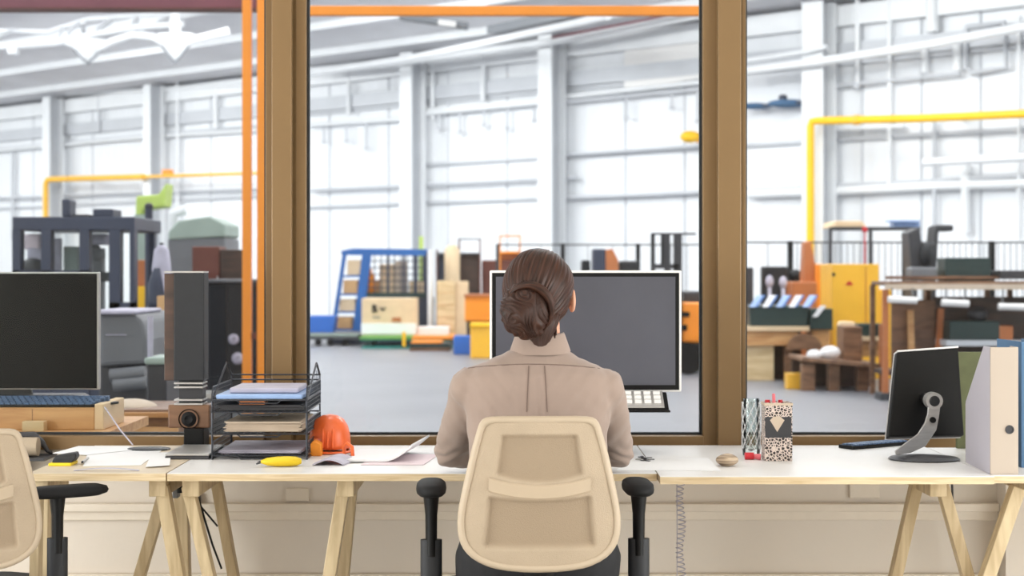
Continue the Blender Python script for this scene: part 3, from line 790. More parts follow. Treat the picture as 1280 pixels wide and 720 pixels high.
sheets('paper_stack', 'dark grey-edged paper pile in the lowest wire tray', TX0+.02, TX1-.02, 5.0, 5.30, DT+.015, 6, 'papergrey')
sheets('paper_stack', 'beige paper pile in the second wire tray from the bottom', TX0+.035, TX1-.018, 5.0, 5.30, DT+.015+.0605, 16, 'paperwarm', th=.0018)
sheets('paper_stack', 'dark folders in the third wire tray from the bottom', TX0+.012, TX1-.012, 5.0, 5.31, DT+.135, 8, 'machdark', th=.002)
tag(O('sticky_tab_pad', MB().box(TX0+.075, 4.99, DT+.1525, TX0+.145, 5.06, DT+.163), 'rust', bevel=.001), 'orange brown note pad tucked under the topmost wire tray', 'note pad')
tag(O('plastic_sleeve', MB().box(TX0+.010, 4.99, DT+.1675, TX1-.012, 5.28, DT+.180), 'sky', bevel=.003), 'pale blue plastic folder lying in the topmost wire tray', 'folder')
tag(O('notebook', MB().box(TX0+.040, 5.04, DT+.181, TX1-.030, 5.26, DT+.196), 'papergrey', bevel=.004), 'grey notebook topmost in the wire trays', 'notebook')
# --- orange helmet right of the trays
hx, hy = PX(415, 5.2), 5.20
r = T('safety_helmet', 'orange safety helmet lying beside the wire letter trays', 'helmet', (hx, hy, DT))
R = Matrix.Rotation(math.radians(35), 3, 'Y')
prof = [(.0005, .098), (.022, .094), (.040, .083), (.052, .064), (.058, .040), (.060, .012), (.060, .0), (.054, .0), (.052, .03), (.045, .06), (.030, .078), (.0005, .086)]
O('shell', MB().lathe(prof, (hx-.006, hy, DT+.012), 32, 1, 1.12), 'helmet', r, smooth='all')
rd = MB()
for o in (-.014, 0, .014):
    rd.tube([(hx-.006+o, hy + 1.15*.061*math.cos(a), DT+.018 + .084*math.sin(a)) for a in [math.pi*q/14 for q in range(15)]], .0035, 8)
O('crown_ridges', rd, 'helmet', r, smooth=True)
O('brim', MB().lathe([(.052, .0), (.052, .006), (.063, .004), (.063, .0)], (hx-.004, hy-.008, DT+.002), 32, 1, 1.2, closed=True), 'helmet', r, smooth='all')
r = T('orange_clip', 'small orange clip with dark hinge in front of the helmet', 'clip', (PX(434, 5.0), 5.0, DT))
O('band', MB().tube([(PX(430, 5.0), 5.02, DT+.004), (PX(429, 5.0), 5.02, DT+.034), (PX(434, 5.0), 5.0, DT+.044), (PX(440, 5.0), 5.0, DT+.034), (PX(441, 5.0), 5.0, DT+.004)], .0055, 10), 'helmet', r, smooth=True)
O('hinge', MB().box(PX(426, 5.0), 4.985, DT, PX(440, 5.0), 5.03, DT+.010), 'black', r, bevel=.002)
tag(O('orange_pouch', MB().prism([(PX(386, 5.08), 5.08, DT), (PX(402, 5.08), 5.08, DT), (PX(401, 5.08), 5.08, DT+.035), (PX(392, 5.08), 5.08, DT+.045), (PX(386, 5.08), 5.08, DT+.03)], (0, .045, 0)), 'orange', bevel=.003), 'small orange pouch between the letter trays and the helmet', 'pouch')
# --- curled booklet and pink papers
def curled(name, label, pts, y0, y1, th, m, skew=0.0, parent=None):
    mb = MB(); vs = []
    for x, z in pts:
        vs += [(x, y0, z), (x+skew, y1, z), (x+skew, y1, z+th), (x, y0, z+th)]
    n_ = len(pts)
    fs = [(i*4+a, i*4+(a+1) % 4, (i+1)*4+(a+1) % 4, (i+1)*4+a) for i in range(n_-1) for a in range(4)] + [(0, 1, 2, 3), (n_*4-1, n_*4-2, n_*4-3, n_*4-4)]
    mb.add(vs, fs); return O(name, mb, m, parent, smooth=True)
b0, b1 = PX(425, 4.93), PX(515, 4.93)
bp = [(b0 + (b1-b0)*t, DT + .0035 + (.0 if t < .62 else .075*((t-.62)/.38)**1.8*.55)) for t in [i/24 for i in range(25)]]
o = curled('booklet', '', bp, 4.90, 5.20, .006, 'paper', .035); tag(o, 'open white booklet with its right edge curling up', 'booklet')
bp = [(PX(452, 4.88) + .17*t, DT+.0006 + .0*t) for t in [0, .5, 1]]
tag(curled('paper_sheet', '', bp, 4.84, 5.12, .0016, 'paperpink', .03), 'pink sheet of paper lying under the curling booklet', 'paper')
bp = [(PX(392, 4.86) + .085*t, DT + .0006 + .014*math.sin(math.pi*t)) for t in [i/12 for i in range(13)]]
tag(curled('folded_leaflet', '', bp, 4.83, 4.97, .004, 'papergrey', .02), 'lilac folded leaflet between yellow pouch and booklet', 'leaflet')
# --- yellow pencil pouch
yy0 = 4.80
pts = [Vector((PX(x, yy0), yy0 + dy, DT + .014)) for x, dy in ((326, 0), (334, .002), (346, .006), (360, .010), (370, .013), (376, .015))]
r = T('highlighter_pouch', 'bright yellow tapered rubber pouch near the front edge of the desk', 'pouch', (PX(350, yy0), yy0, DT))
O('pouch_body', MB().tube(pts, [.004, .011, .014, .0145, .013, .007], 16, squash=(.95, 1.3)), 'tape', r, smooth=True)
O('pouch_tip', MB().tube([pts[0] + Vector((-.012, 0, -.006)), pts[0]], [.002, .0042], 10), 'machdark', r, smooth=True, label='dark tip')
# --- tall dark speaker by the left window
SY = 5.30
sx0, sx1 = PX(217, SY), PX(255, SY)
r = T('speaker', 'tall narrow dark grey tower speaker by the left window beside the trays', 'speaker', ((sx0+sx1)/2, SY+.03, DT))
O('cabinet', MB().box(sx0, SY, PZ(476, SY), sx1, SY+.08, PZ(341, SY)), 'dark', r, bevel=.003)
O('side_panel', MB().box(sx0-.030, SY+.012, PZ(476, SY), sx0, SY+.08, PZ(342, SY)), 'darkwood', r, bevel=.002, label='dark brown side panel')
O('top_trim', MB().box(sx0-.028, SY-.001, PZ(341, SY), sx1, SY+.081, PZ(339, SY)), 'steel', r)
O('neck', MB().box(sx0+.012, SY+.02, PZ(512, SY), sx1-.006, SY+.07, PZ(476, SY)), 'machdark', r)
for y in (479, 484, 500, 505): O('chrome_ring', MB().box(sx0+.002, SY-.004, PZ(y+1.2, SY), sx1-.003, SY+.08, PZ(y-1, SY)), 'steel', r, bevel=.001)
O('driver_box', MB().box(PX(210, SY), SY, PZ(535, SY), PX(262, SY), SY+.08, PZ(506, SY)), 'brownwood', r, bevel=.004)
cy = PZ(524, SY); cx = PX(236, SY)
Ry = Matrix.Rotation(math.radians(90), 3, 'X')
O('driver_cone', MB().lathe([(.006, .0), (.012, .004), (.026, -.004), (.030, .003), (.030, -.004)], (cx, SY-.002, cy), 24, R=Ry), 'rubber', r, smooth=True)
O('base', MB().box(PX(231, SY), SY-.02, DT, PX(256, SY), SY+.08, PZ(535, SY)), 'black', r, bevel=.003)
# --- left desk papers etc
def flat(name, label, cat, corners, th, m, z=None, grp=None, bev=0):
    z = DT if z is None else z
    Zs = [CAMH - z]
    pts = []
    for x, y in corners:
        Zd = (CAMH - z) * F / (y - HZ); pts.append((PX(x, Zd), Zd, z + .0004))
    return tag(O(name, MB().prism(pts, (0, 0, th)), m, bevel=bev), label, cat, grp)
flat('paper_sheet', 'large white sheet with curled front edge spread on the left desk', 'paper', [(104, 583), (176, 582), (206, 561), (112, 560)], .0012, 'paper')
flat('paper_sheet', 'white sheet nearest the window on the left desk', 'paper', [(66, 567), (108, 569), (180, 561.5), (160, 558), (98, 558)], .0010, 'paper', DT+.0018)
flat('paper_sheet', 'small torn white slip lying at the joint of the two left desks', 'paper', [(182, 584), (212, 582), (214, 566), (190, 566)], .0010, 'paper', DT+.0032)
o = curled('ruler_strip', '', [(PX(92, 4.70) + .17*t, DT + .0005 + .006*math.sin(t*math.pi)) for t in [i/10 for i in range(11)]], 4.70, 4.712, .0018, 'papergrey', .0); tag(o, 'grey ruler-like strip along the front of the white papers', 'ruler')
mp = MB().lathe([(.001, 0), (.062, 0), (.064, .002), (.060, .004), (.001, .004)], (PX(186, 5.27), 5.27, DT+.0005), 32, 1, .9)
tag(O('mouse_pad', mp, 'dark', smooth=True), 'dark round mat at the back of the left desk', 'mat')
r = T('stapler', 'dark grey stapler-like tool on a lime base on the left desk', 'stapler', (PX(80, 4.86), 4.86, DT))
sa, sb_ = PX(65, 4.86), PX(95, 4.86)
O('base', MB().box(sa, 4.82, DT, sb_-.004, 4.90, DT+.008), 'tape', r, bevel=.002, label='lime yellow base')
O('upper_body', MB().loft([[Vector((x, y, z)) for x, y, z in ((a, 4.83, DT+.008), (b, 4.83, DT+.008), (b, 4.895, DT+.008), (a, 4.895, DT+.008))] if q == 0 else [Vector((x, y, z)) for x, y, z in ((a+.004, 4.84, h1), (b+.006, 4.84, h2), (b+.004, 4.888, h2), (a+.008, 4.888, h1))] for q, a, b, h1, h2 in ((0, sa+.006, sb_-.006, 0, 0), (1, sa+.004, sb_, DT+.018, DT+.022), (2, sa+.010, sb_-.004, DT+.026, DT+.034))]), 'dark', r, bevel=.003)
pn = T('pen', 'thin grey pen lying on the white papers of the left desk', 'pen', (PX(106, 4.9), 4.9, DT))
O('barrel', MB().tube([(PX(103, 4.86), 4.86, DT+.007), (PX(110, 4.96), 4.96, DT+.007)], .0035, 10), 'steel', pn, smooth=True)
O('tip', MB().tube([(PX(103, 4.86), 4.86, DT+.007), (PX(102, 4.845), 4.845, DT+.006)], [.0035, .001], 10), 'black', pn, smooth=True)
r = T('laptop', 'closed slim silver laptop between the left papers and the wire trays', 'laptop', (PX(236, 5.08), 5.08, DT))
O('lower_half', MB().box(PX(207, 5.0), 4.99, DT+.0, PX(262, 5.0), 5.26, DT+.009), 'machdark', r, bevel=.002)
O('lid', MB().box(PX(207, 5.0), 4.99, DT+.010, PX(262, 5.0), 5.26, DT+.016), 'steel', r, bevel=.002)
# pale cable leaning from the desk to the window
tag(O('cable', MB().tube([(PX(166, 5.37), 5.37, DT+.004), (PX(150, 5.42), 5.42, PZ(537, 5.42)), (PX(131, 5.484), 5.484, PZ(509, 5.484))], .0022, 8), 'papergrey', smooth=True), 'thin pale cable leaning from the left desk up against the window glass', 'cable')
# --- right desk: glass vase, pencil cup, pebble, phone, keys, magazine file, folder, monitor
vy = 5.10
r = T('glass_vase', 'clear patterned glass vase against the window post beside the pencil cup', 'vase', (PX(939, vy), vy, DT))
vz = PZ(498, vy) - DT
O('vessel', MB().lathe([(.001, .0), (.024, .0), (.026, .02), (.0245, vz*.5), (.026, vz*.8), (.023, vz), (.021, vz), (.024, vz*.8), (.0225, vz*.5), (.0235, .022), (.001, .012)], (PX(939, vy), vy, DT), 28), 'jar', r, smooth=True)
m = MB()
for k in range(9):
    a0 = k*.7
    m.tube([(PX(939, vy) + .0262*math.cos(a0+t*2.2), vy + .0262*math.sin(a0+t*2.2), DT + .02 + (vz-.03)*t) for t in [i/14 for i in range(15)]], .0011, 6)
    m.tube([(PX(939, vy) + .0262*math.cos(a0-t*2.2), vy + .0262*math.sin(a0-t*2.2), DT + .02 + (vz-.03)*t) for t in [i/14 for i in range(15)]], .0008, 6)
O('raised_pattern', m, 'paper', r, smooth=True)
cx, cy = PX(971, 4.98), 4.98; cw = .038; ct = PZ(503, 4.96)
r = T('pencil_cup', 'square black and white lace-patterned pencil cup holding red pens', 'pencil cup', (cx, cy, DT))
m = MB()
o_ = [(cx-cw, cy-.034), (cx+cw, cy-.034), (cx+cw, cy+.034), (cx-cw, cy+.034)]; i_ = [(cx-cw+.003, cy-.031), (cx+cw-.003, cy-.031), (cx+cw-.003, cy+.031), (cx-cw+.003, cy+.031)]
m.loft([[Vector((x, y, z)) for x, y in p] for p, z in ((o_, DT), (o_, ct), (i_, ct), (i_, DT+.004))])
O('cup', m, 'lace', r, bevel=.0015)
dm = MB(); zc = PZ(530, 4.94)
dm.prism([(cx-.004-.020, cy-.0355, zc+.010), (cx-.004, cy-.0355, zc-.022), (cx-.004+.020, cy-.0355, zc+.010), (cx-.004+.008, cy-.0355, zc+.020), (cx-.004-.010, cy-.0355, zc+.020)], (0, .0017, 0))
O('diamond_motif', dm, 'paperwarm', r, label='pale diamond-shaped motif')
O('dark_band', MB().box(cx-cw+.001, cy-.0348, PZ(547, 4.95), cx+cw-.003, cy-.033, PZ(521, 4.95)), 'machdark', r, label='plain dark band around the middle')
O('white_rim', MB().loft([[Vector((cx+sx*(cw+.0012), cy+sy*.0352, z)) for sx, sy in ((-1, -1), (1, -1), (1, 1), (-1, 1))] for z in (ct-.008, ct-.001)], caps=False), 'paperwarm', r)
def pen(label, x, y, xt, yt, zt, m, rad=.004):
    p = T('pen', label, 'pen', (x, y, DT+.008)); d = Vector((xt, yt, zt)) - Vector((x, y, DT+.008))
    O('barrel', MB().tube([Vector((x, y, DT+.008)), Vector((x, y, DT+.008)) + d*.93], rad, 10), m, p, smooth=True)
    O('cap', MB().tube([Vector((x, y, DT+.008)) + d*.86, Vector((x, y, DT+.008)) + d], [rad*1.25, rad], 10), m, p, smooth=True)
pen('tall pink pen standing highest in the pencil cup', cx-.002, cy, PX(967, 4.98), cy, PZ(492, 4.98), 'pink')
pen('red marker at the left inside the pencil cup', cx-.018, cy+.008, PX(960, 4.98), cy+.012, PZ(500, 4.98), 'red', .007)
pen('bright red marker at the right inside the pencil cup', cx+.018, cy+.008, PX(976, 4.98), cy+.010, PZ(500, 4.98), 'red', .006)
r = T('lipstick', 'small red and pink capped tube lying in front of the glass vase', 'tube', (PX(941, 4.95), 4.95, DT))
O('cap', MB().tube([(PX(931, 4.99), 4.99, DT+.010), (PX(942, 4.99), 4.99, DT+.010)], .010, 14), 'red', r, smooth=True)
O('tube_body', MB().tube([(PX(942, 4.99), 4.99, DT+.009), (PX(951, 4.985), 4.985, DT+.008)], [.007, .0085], 14), 'pink', r, smooth=True)
m = MB().ell((PX(909, 4.82), 4.82, DT+.0165), .030, .026, .0165, 24, 14)
for v in m.v: v.x += .004*noise.noise(v*40); v.z = max(DT, v.z + .003*noise.noise(v*30))
tag(O('pebble', m, 'stone', smooth='all'), 'smooth brown and cream banded pebble on the right desk', 'pebble')
flat('paper_sheet', 'white sheet lying flat left of the banded pebble', 'paper', [(770, 588), (901, 589), (885, 573), (800, 572)], .0012, 'paper')
r = T('key_bunch', 'small heap of dark keys beside the right elbow of the woman', 'keys', (PX(802, 4.95), 4.95, DT))
O('key_ring', MB().tube([(PX(800, 4.95)+.012*math.cos(a), 4.95+.012*math.sin(a), DT+.005) for a in [math.pi*2*q/20 for q in range(21)]], .0013, 6), 'steel', r)
for i in range(4):
    a = -.9 + i*.75; d = Vector((math.cos(a), math.sin(a)*.8, 0)); b = Vector((PX(800, 4.95), 4.95, DT+.003+i*.0024)) + d*.010
    O('key', MB().bar(b, b + d*.030, .007, .002).ell(b + d*.004, .010, .010, .0016, 12, 4), 'machdark', r)
# black monitor seen from behind, on a steel arm
m0 = 5.12
r = T('monitor', 'black monitor seen from behind on a curved steel stand, right desk', 'monitor', (PX(1160, 5.0), 5.05, DT))
TLx, TRx, BLx, BRx = 1122, 1198, 1111, 1205
def q(x, y, Z): return P(x, y, Z)
front = [q(1122, 440, 5.20), q(1198, 434.5, 5.26), q(1205.5, 544, 5.14), q(1111, 546, 5.08)]
nrm = (front[1]-front[0]).cross(front[3]-front[0]).normalized()
if nrm.y > 0: nrm = -nrm
O('back_shell', MB().prism([p for p in front], -nrm*.022), 'black', r, bevel=.004)
O('front_bezel', MB().prism([front[i] - nrm*.022 for i in range(4)], -nrm*.006), 'steel', r, bevel=.001, label='silver front rim')
tp = front[0]; tq = front[1]
O('top_edge', MB().prism([tp + Vector((0, 0, .0)), tq + Vector((0, 0, .0)), tq + Vector((0, 0, .005)), tp + Vector((0, 0, .005))], -nrm*.026), 'white', r, label='bright silver top edge')
hp = q(1167, 501, 5.05)
arm_pts = [q(1168, 503, 5.05), q(1166.5, 518, 5.055), q(1163, 533, 5.05), q(1152, 550, 5.02), q(1136, 559, 4.97), q(1119, 566, 4.93)]
wd = [.017, .0165, .019, .020, .016, .006]
rings = []
for i, p in enumerate(arm_pts):
    d = (arm_pts[min(i+1, 5)] - arm_pts[max(i-1, 0)]).normalized(); rr_ = Vector((d.z, 0, -d.x)).normalized()
    if rr_.length < .5: rr_ = Vector((1, 0, 0))
    n_ = Vector((0, 1, 0)); rings.append([p + rr_*(-wd[i]) - n_*.004, p + rr_*wd[i] - n_*.004, p + rr_*wd[i] + n_*.006, p + rr_*(-wd[i]) + n_*.006])
rings = rings[:5] + [[Vector((p.x, p.y, max(p.z, DT+.002))) for p in rings[5]]]
O('stand_arm', MB().loft(rings), 'steel', r, smooth=True, bevel=.002)
O('pivot', MB().tube([hp + Vector((0, -.012, 0)), hp + Vector((0, .03, 0))], .0235, 24), 'steel', r, smooth=True)
O('pivot', MB().tube([hp + Vector((0, .03, 0)), hp + Vector((0, .11, 0))], .016, 16), 'black', r, smooth=True)
O('pivot_cap', MB().lathe([(.001, .004), (.012, .003), (.015, 0), (.001, 0)], hp + Vector((0, -.012, 0)), 20, R=Matrix.Rotation(math.radians(90), 3, 'X')), 'dark', r, smooth=True)
ch = q(1166, 525, 5.045); O('cable_hole', MB().tube([ch + Vector((0, -.004, 0)), ch + Vector((0, .004, 0))], .0085, 16), 'black', r, smooth=True)
bc = Vector((PX(1157, 4.97), 4.99, DT))
O('stand_foot', MB().lathe([(.001, 0), (.092, 0), (.098, .003), (.092, .007), (.03, .013), (.001, .014)], bc, 40, 1, .95), 'machdark', r, smooth=True)
k = T('keyboard', 'thin dark keyboard with blue sheen lying left of the black monitor', 'keyboard', (PX(1100, 5.15), 5.15, DT))
def slab(mb, crn, z0, z1):
    pts = []
    for x, y in crn:
        Zd = (CAMH - z0)*F/(y-HZ); pts.append(Vector((PX(x, Zd), Zd, z0)))
    return mb.prism(pts, (0, 0, z1-z0)), pts
mb, kp_ = slab(MB(), [(1048, 560), (1066, 562.5), (1140, 556), (1146, 552), (1112, 551.5)], DT, DT+.011)
O('base', mb, 'black', k, bevel=.002)
ks = MB(); a = kp_[0].lerp(kp_[1], .3); dx = (kp_[2]-kp_[1]); L1 = dx.length; dx.normalize(); dy = Vector((-dx.y, dx.x, 0))
for i in range(12):
    for j in range(3):
        p = kp_[1] + dx*(.012+i*(L1-.02)/12.5) + dy*(.008+j*.018); ks.bar(p + Vector((0, 0, .013)), p + dx*(L1/12.5-.005) + Vector((0, 0, .013)), .014, .004)
O('keys', ks, 'keys', k)
# magazine file
f0, f1 = PX(1254, 4.62), PX(1273, 4.62)
yb0, yb1 = 4.62, 4.86
ftop = PZ(434, 4.62)
fx0 = PX(1238, 4.62); fx1 = PX(1273, 4.62)
r = T('magazine_file', 'white slant-cut magazine file with a round finger hole at right', 'magazine file', ((fx0+fx1)/2, 4.74, DT))
m = MB(); 
xl_back = PX(1207, 4.93)
# spine panel (nearest), slanted side panels running back to the window
O('spine', MB().box(fx0, 4.62, DT, fx1, 4.625, ftop), 'cream', r, bevel=.001)
side = lambda x, dx: MB().prism([Vector((x, 4.625, DT)), Vector((x + dx, 4.92, DT)), Vector((x + dx, 4.92, DT+.115 + .05)), Vector((x + dx*.28, 4.70, ftop)), Vector((x, 4.625, ftop))], (.003, 0, 0))
dxs = PX(1207, 4.92) - fx0
O('side_panel', side(fx0, dxs), 'lilac', r, label='slanted pale lilac side panel')
O('side_panel', side(fx1-.003, dxs), 'cream', r)
O('back_panel', MB().box(fx0+dxs, 4.918, DT, fx1+dxs, 4.922, DT+.16), 'cream', r)
O('bottom_panel', MB().prism([(fx0, 4.625, DT), (fx1, 4.625, DT), (fx1+dxs, 4.918, DT), (fx0+dxs, 4.918, DT)], (0, 0, .003)), 'cream', r)
hz_ = PZ(537, 4.62)
O('finger_hole', MB().lathe([(.0085, .0005), (.0085, .003), (.011, .003), (.0115, .0005)], ((f0+fx1)/2-.003, 4.6205, hz_), 24, R=Matrix.Rotation(math.radians(90), 3, 'X'), closed=True).tube([((f0+fx1)/2-.003, 4.6195, hz_), ((f0+fx1)/2-.003, 4.6205, hz_)], .009, 20), 'machdark', r, smooth=True)
r = T('ring_binder', 'blue ring binder cut off by the right edge of the picture', 'binder', (PX(1300, 4.8), 4.85, DT))
bx0 = PX(1274, 4.80)
O('cover', MB().box(bx0, 4.78, DT, bx0+.07, 4.785, PZ(427, 4.8)), 'steelblue', r, bevel=.001)
O('cover_side', MB().box(bx0, 4.785, DT, bx0+.003, 5.02, PZ(427, 4.8)), 'steelblue', r)
O('cover_side', MB().box(bx0+.067, 4.785, DT, bx0+.07, 5.02, PZ(427, 4.8)), 'steelblue', r)
O('pages', MB().box(bx0+.006, 4.80, DT+.004, bx0+.062, 5.01, PZ(427, 4.8)-.012), 'paper', r)
tag(O('display_board', MB().box(PX(1196, 5.30), 5.30, DT, PX(1232, 5.30), 5.315, PZ(440, 5.30)), 'olive', bevel=.002), 'dark olive board standing between the black monitor and the magazine file', 'board')
# --- under the desks
r = T('strap', 'black strap hanging beside the trestle below the file trays', 'strap', (PX(262, 5.35), 5.35, .3))
O('strap_band', MB().tube([P(248, 622, 5.38), P(256, 650, 5.37), P(266, 682, 5.36), P(277, 711, 5.36)], [.006, .007, .0065, .006], 8, squash=(1, .5)), 'rubber', r, smooth=True)
O('strap_tail', MB().tube([P(250, 632, 5.38), P(262, 646, 5.37), P(272, 658, 5.37)], .003, 8), 'rubber', r, smooth=True)
O('wall_clip', MB().box(PX(244, WF), WF-.02, PZ(628, WF), PX(251, WF), WF, PZ(616, WF)), 'machdark', r)
r = T('cord_cleat', 'black cable clamp under the joint of the two left desks', 'clamp', (PX(222, 5.1), 5.1, DT-.08))
O('clamp_body', MB().box(PX(217, 5.1), 5.08, PZ(622, 5.1), PX(224, 5.1), 5.12, DT-.021), 'machgrey', r, bevel=.003)
O('clamp_screw', MB().tube([P(225, 616, 5.08), P(225, 606, 5.08)], .008, 10), 'black', r, smooth=True)
r = T('coiled_cord', 'white coiled cord hanging from the desk right of the chair', 'cord', (PX(851, 5.2), 5.2, DT-.02))
pts = []
for i in range(420):
    t = i/420; a = i*.55; pts.append(Vector((PX(851, 5.2) + .010*math.sin(a) + .004*math.sin(i*.05), 5.2 + .010*math.cos(a), DT-.022 - .50*t)))
O('coil', MB().tube(pts, .0016, 5), 'papergrey', r, smooth=True)
O('straight_lead', MB().tube([(PX(846, 5.2), 5.2, DT-.022), (PX(846.5, 5.2), 5.2, .46), (PX(846, 5.2), 5.2, .22)], .0016, 6), 'papergrey', r)
O('connector', MB().box(PX(848.5, 5.2), 5.19, DT-.040, PX(853.5, 5.2), 5.21, DT-.021), 'white', r, bevel=.002)
tag(O('cable', MB().tube([Vector((PX(1189, 5.36), 5.36, DT-.022)), P(1190, 601, 5.36), P(1191, 640, 5.37), P(1196, 672, 5.37), P(1205, 705, 5.36), P(1214, 740, 5.36), Vector((PX(1216, 5.34), 5.34, .12)), Vector((PX(1226, 5.32), 5.32, .005))], .0035, 8), 'machdark', smooth=True), 'dark cable hanging behind the trestle below the black monitor', 'cable')
tag(O('power_socket', MB().box(PX(1080, WF)-.045, WF-.010, PZ(622, WF), PX(1080, WF)+.045, WF, PZ(604, WF)), 'trunk', bevel=.002), 'cream blank socket plate on the wall under the right desk', 'socket')
tag(O('power_socket', MB().box(PX(372, WF)-.035, WF-.010, PZ(628, WF)+.004, PX(372, WF)+.035, WF, PZ(610, WF)), 'trunk', bevel=.002), 'cream blank socket plate on the wall below the helmet', 'socket')
# --- far left: beige roll resting on a bracket shelf
r = T('wall_bracket_shelf', 'dark narrow wall shelf left of the short desk', 'shelf', (PX(10, 5.40), 5.40, PZ(572, 5.38)))
O('board', MB().box(PX(-60, 5.38), 5.30, PZ(573, 5.38), PX(64, 5.38), WF, PZ(570, 5.38)), 'machdark', r)
O('bracket', MB().prism([(PX(20, 5.38), WF, PZ(573, 5.38)), (PX(20, 5.38), 5.33, PZ(573, 5.38)), (PX(20, 5.38), WF, PZ(600, 5.38))], (.012, 0, 0)), 'machdark', r)
zr = PZ(570, 5.38)
tag(O('paper_roll', MB().tube([(PX(-50, 5.36), 5.36, zr+.030), (PX(48, 5.36), 5.36, zr+.030)], .028, 20), 'chairframe', smooth=True), 'beige roll lying on the dark shelf behind the empty chair', 'roll')
tag(O('cable_bundle', MB().tube([(PX(20, 5.40), 5.40, zr+.062), (PX(42, 5.40), 5.40, zr+.060), (PX(52, 5.40), 5.40, zr+.04), (PX(60, 5.40), 5.40, zr+.012), (PX(64, 5.42), 5.42, zr+.006)], [.008, .012, .010, .006, .005], 10), 'machdark', smooth=True), 'dark cable bundle draped over the beige roll', 'cable')
# ============================================================= LEFT MONITOR ON THE BENCH BEHIND THE GLASS
bz = PZ(539.5, 5.60)
r = T('bench', 'narrow wooden bench on the hall side of the left window', 'bench', (PX(20, 5.9), 5.85, 0))
O('bench_top', MB().box(XL, 5.59, bz-.03, PX(150, 5.75), 6.20, bz), 'oak', r)
for x in (XL+.1, PX(110, 5.7)):
    for y in (5.66, 6.14): O('leg', MB().box(x-.02, y-.02, 0, x+.02, y+.02, bz-.03), 'birch', r)
wy = 5.66
r = T('wooden_box', 'long honey-coloured wooden box under the black left monitor', 'box', (PX(40, wy), 5.8, bz))
O('box_body', MB().box(PX(-140, wy), wy, bz, PX(118, wy), wy+.36, PZ(509, wy)), 'oak', r, bevel=.003)
O('end_block', MB().box(PX(118, wy), wy, bz, PX(128, wy)+.004, wy+.30, PZ(505, wy)), 'lightcard', r, bevel=.003, label='pale end block')
for x in (40, -30): O('joint_line', MB().box(PX(x, wy), wy-.0005, bz+.004, PX(x, wy)+.002, wy+.001, PZ(511, wy)), 'brownwood', r)
tag(O('wood_offcut', MB().box(PX(28, 5.61), 5.605, bz, PX(55, 5.61), 5.65, PZ(527, 5.61)), 'plywood', bevel=.001), 'small pale wood block leaning before the long wooden box', 'wood block')
kz = PZ(509, wy)
k = T('keyboard', 'blue-grey keyboard on the wooden box below the left monitor', 'keyboard', (PX(50, wy), 5.72, kz))
ka, kb = PX(-60, wy), PX(118, wy)
O('base', MB().prism([(ka, wy-.002, kz), (kb, wy-.002, kz), (kb+.045, wy+.15, kz), (ka, wy+.15, kz)], (0, 0, .008)), 'black', k, bevel=.002)
ks = MB()
for i in range(22):
    for j in range(5):
        x = ka + .008 + i*.0195 + j*.008; y = wy + .006 + j*.028
        if x < kb + j*.008 - .012: ks.box(x, y, kz+.008, x+.016, y+.022, kz+.013 + j*.0035)
O('keys', ks, 'keys', k)
my = 5.90
r = T('monitor', 'switched-off black monitor with thin silver rim at far left', 'monitor', (PX(20, my), my+.05, kz))
mx1 = PX(123.5, my); mx0 = mx1 - .62; mt = PZ(340, my); mbz = PZ(487, my)
O('casing', MB().box(mx0, my, mbz, mx1, my+.03, mt), 'steel', r, bevel=.003)
O('screen', MB().box(mx0+.004, my-.0025, mbz+.004, mx1-.006, my+.001, mt-.005), 'screen', r)
O('stand', MB().prism([(mx0+.22, my+.03, kz), (mx0+.40, my+.03, kz), (mx0+.37, my+.03, mbz+.06), (mx0+.25, my+.03, mbz+.06)], (0, .02, 0)), 'machdark', r, bevel=.003)
O('stand_foot', MB().prism([(mx0+.14, my-.02, kz), (mx1-.03, my-.02, kz), (mx1-.07, my-.01, kz+.022), (mx0+.20, my-.01, kz+.022)], (0, .12, 0)), 'machdark', r, bevel=.004)
# ============================================================= THE HALL
Z0 = 42.0; BB = .00043
WD = Vector((1, -BB*F, 0)).normalized(); WN = Vector((WD.y, -WD.x, 0))
if WN.y > 0: WN = -WN          # towards the office
def wz(x): return Z0 / (1 + BB * (x - 640))
def WP(x, y, off=0.0):
    Z = wz(x) ; p = P(x, y, Z); return p + WN*off
def WPo(x, y, off):            # point seen at (x, y) lying `off` metres in front of the wall plane
    # plane: (p - W0).WN = off
    W0 = Vector((0, Z0, 0)); d = Vector(((x-640)/F, 1, 0)); Z = (off + W0.dot(WN)) / d.dot(WN); return P(x, y, Z)
HT = 6.55
A = Vector((0, Z0, 0)) - WD*62; B_ = Vector((0, Z0, 0)) + WD*47
S('wall_far', MB().prism([(A.x, A.y, 0), (B_.x, B_.y, 0), (B_.x - WN.x*.3, B_.y - WN.y*.3, 0), (A.x - WN.x*.3, A.y - WN.y*.3, 0)], (0, 0, HT)), corrugated('white profiled hall wall', (236, 238, 241), 1.15, .5, .25, 'X', .02))
hf = MB().prism([(-60, 5.57, -.10), (60, 5.57, -.10), (60, 100, -.10), (-60, 100, -.10)], (0, 0, .10)); S('floor_hall', hf, 'hallfloor')
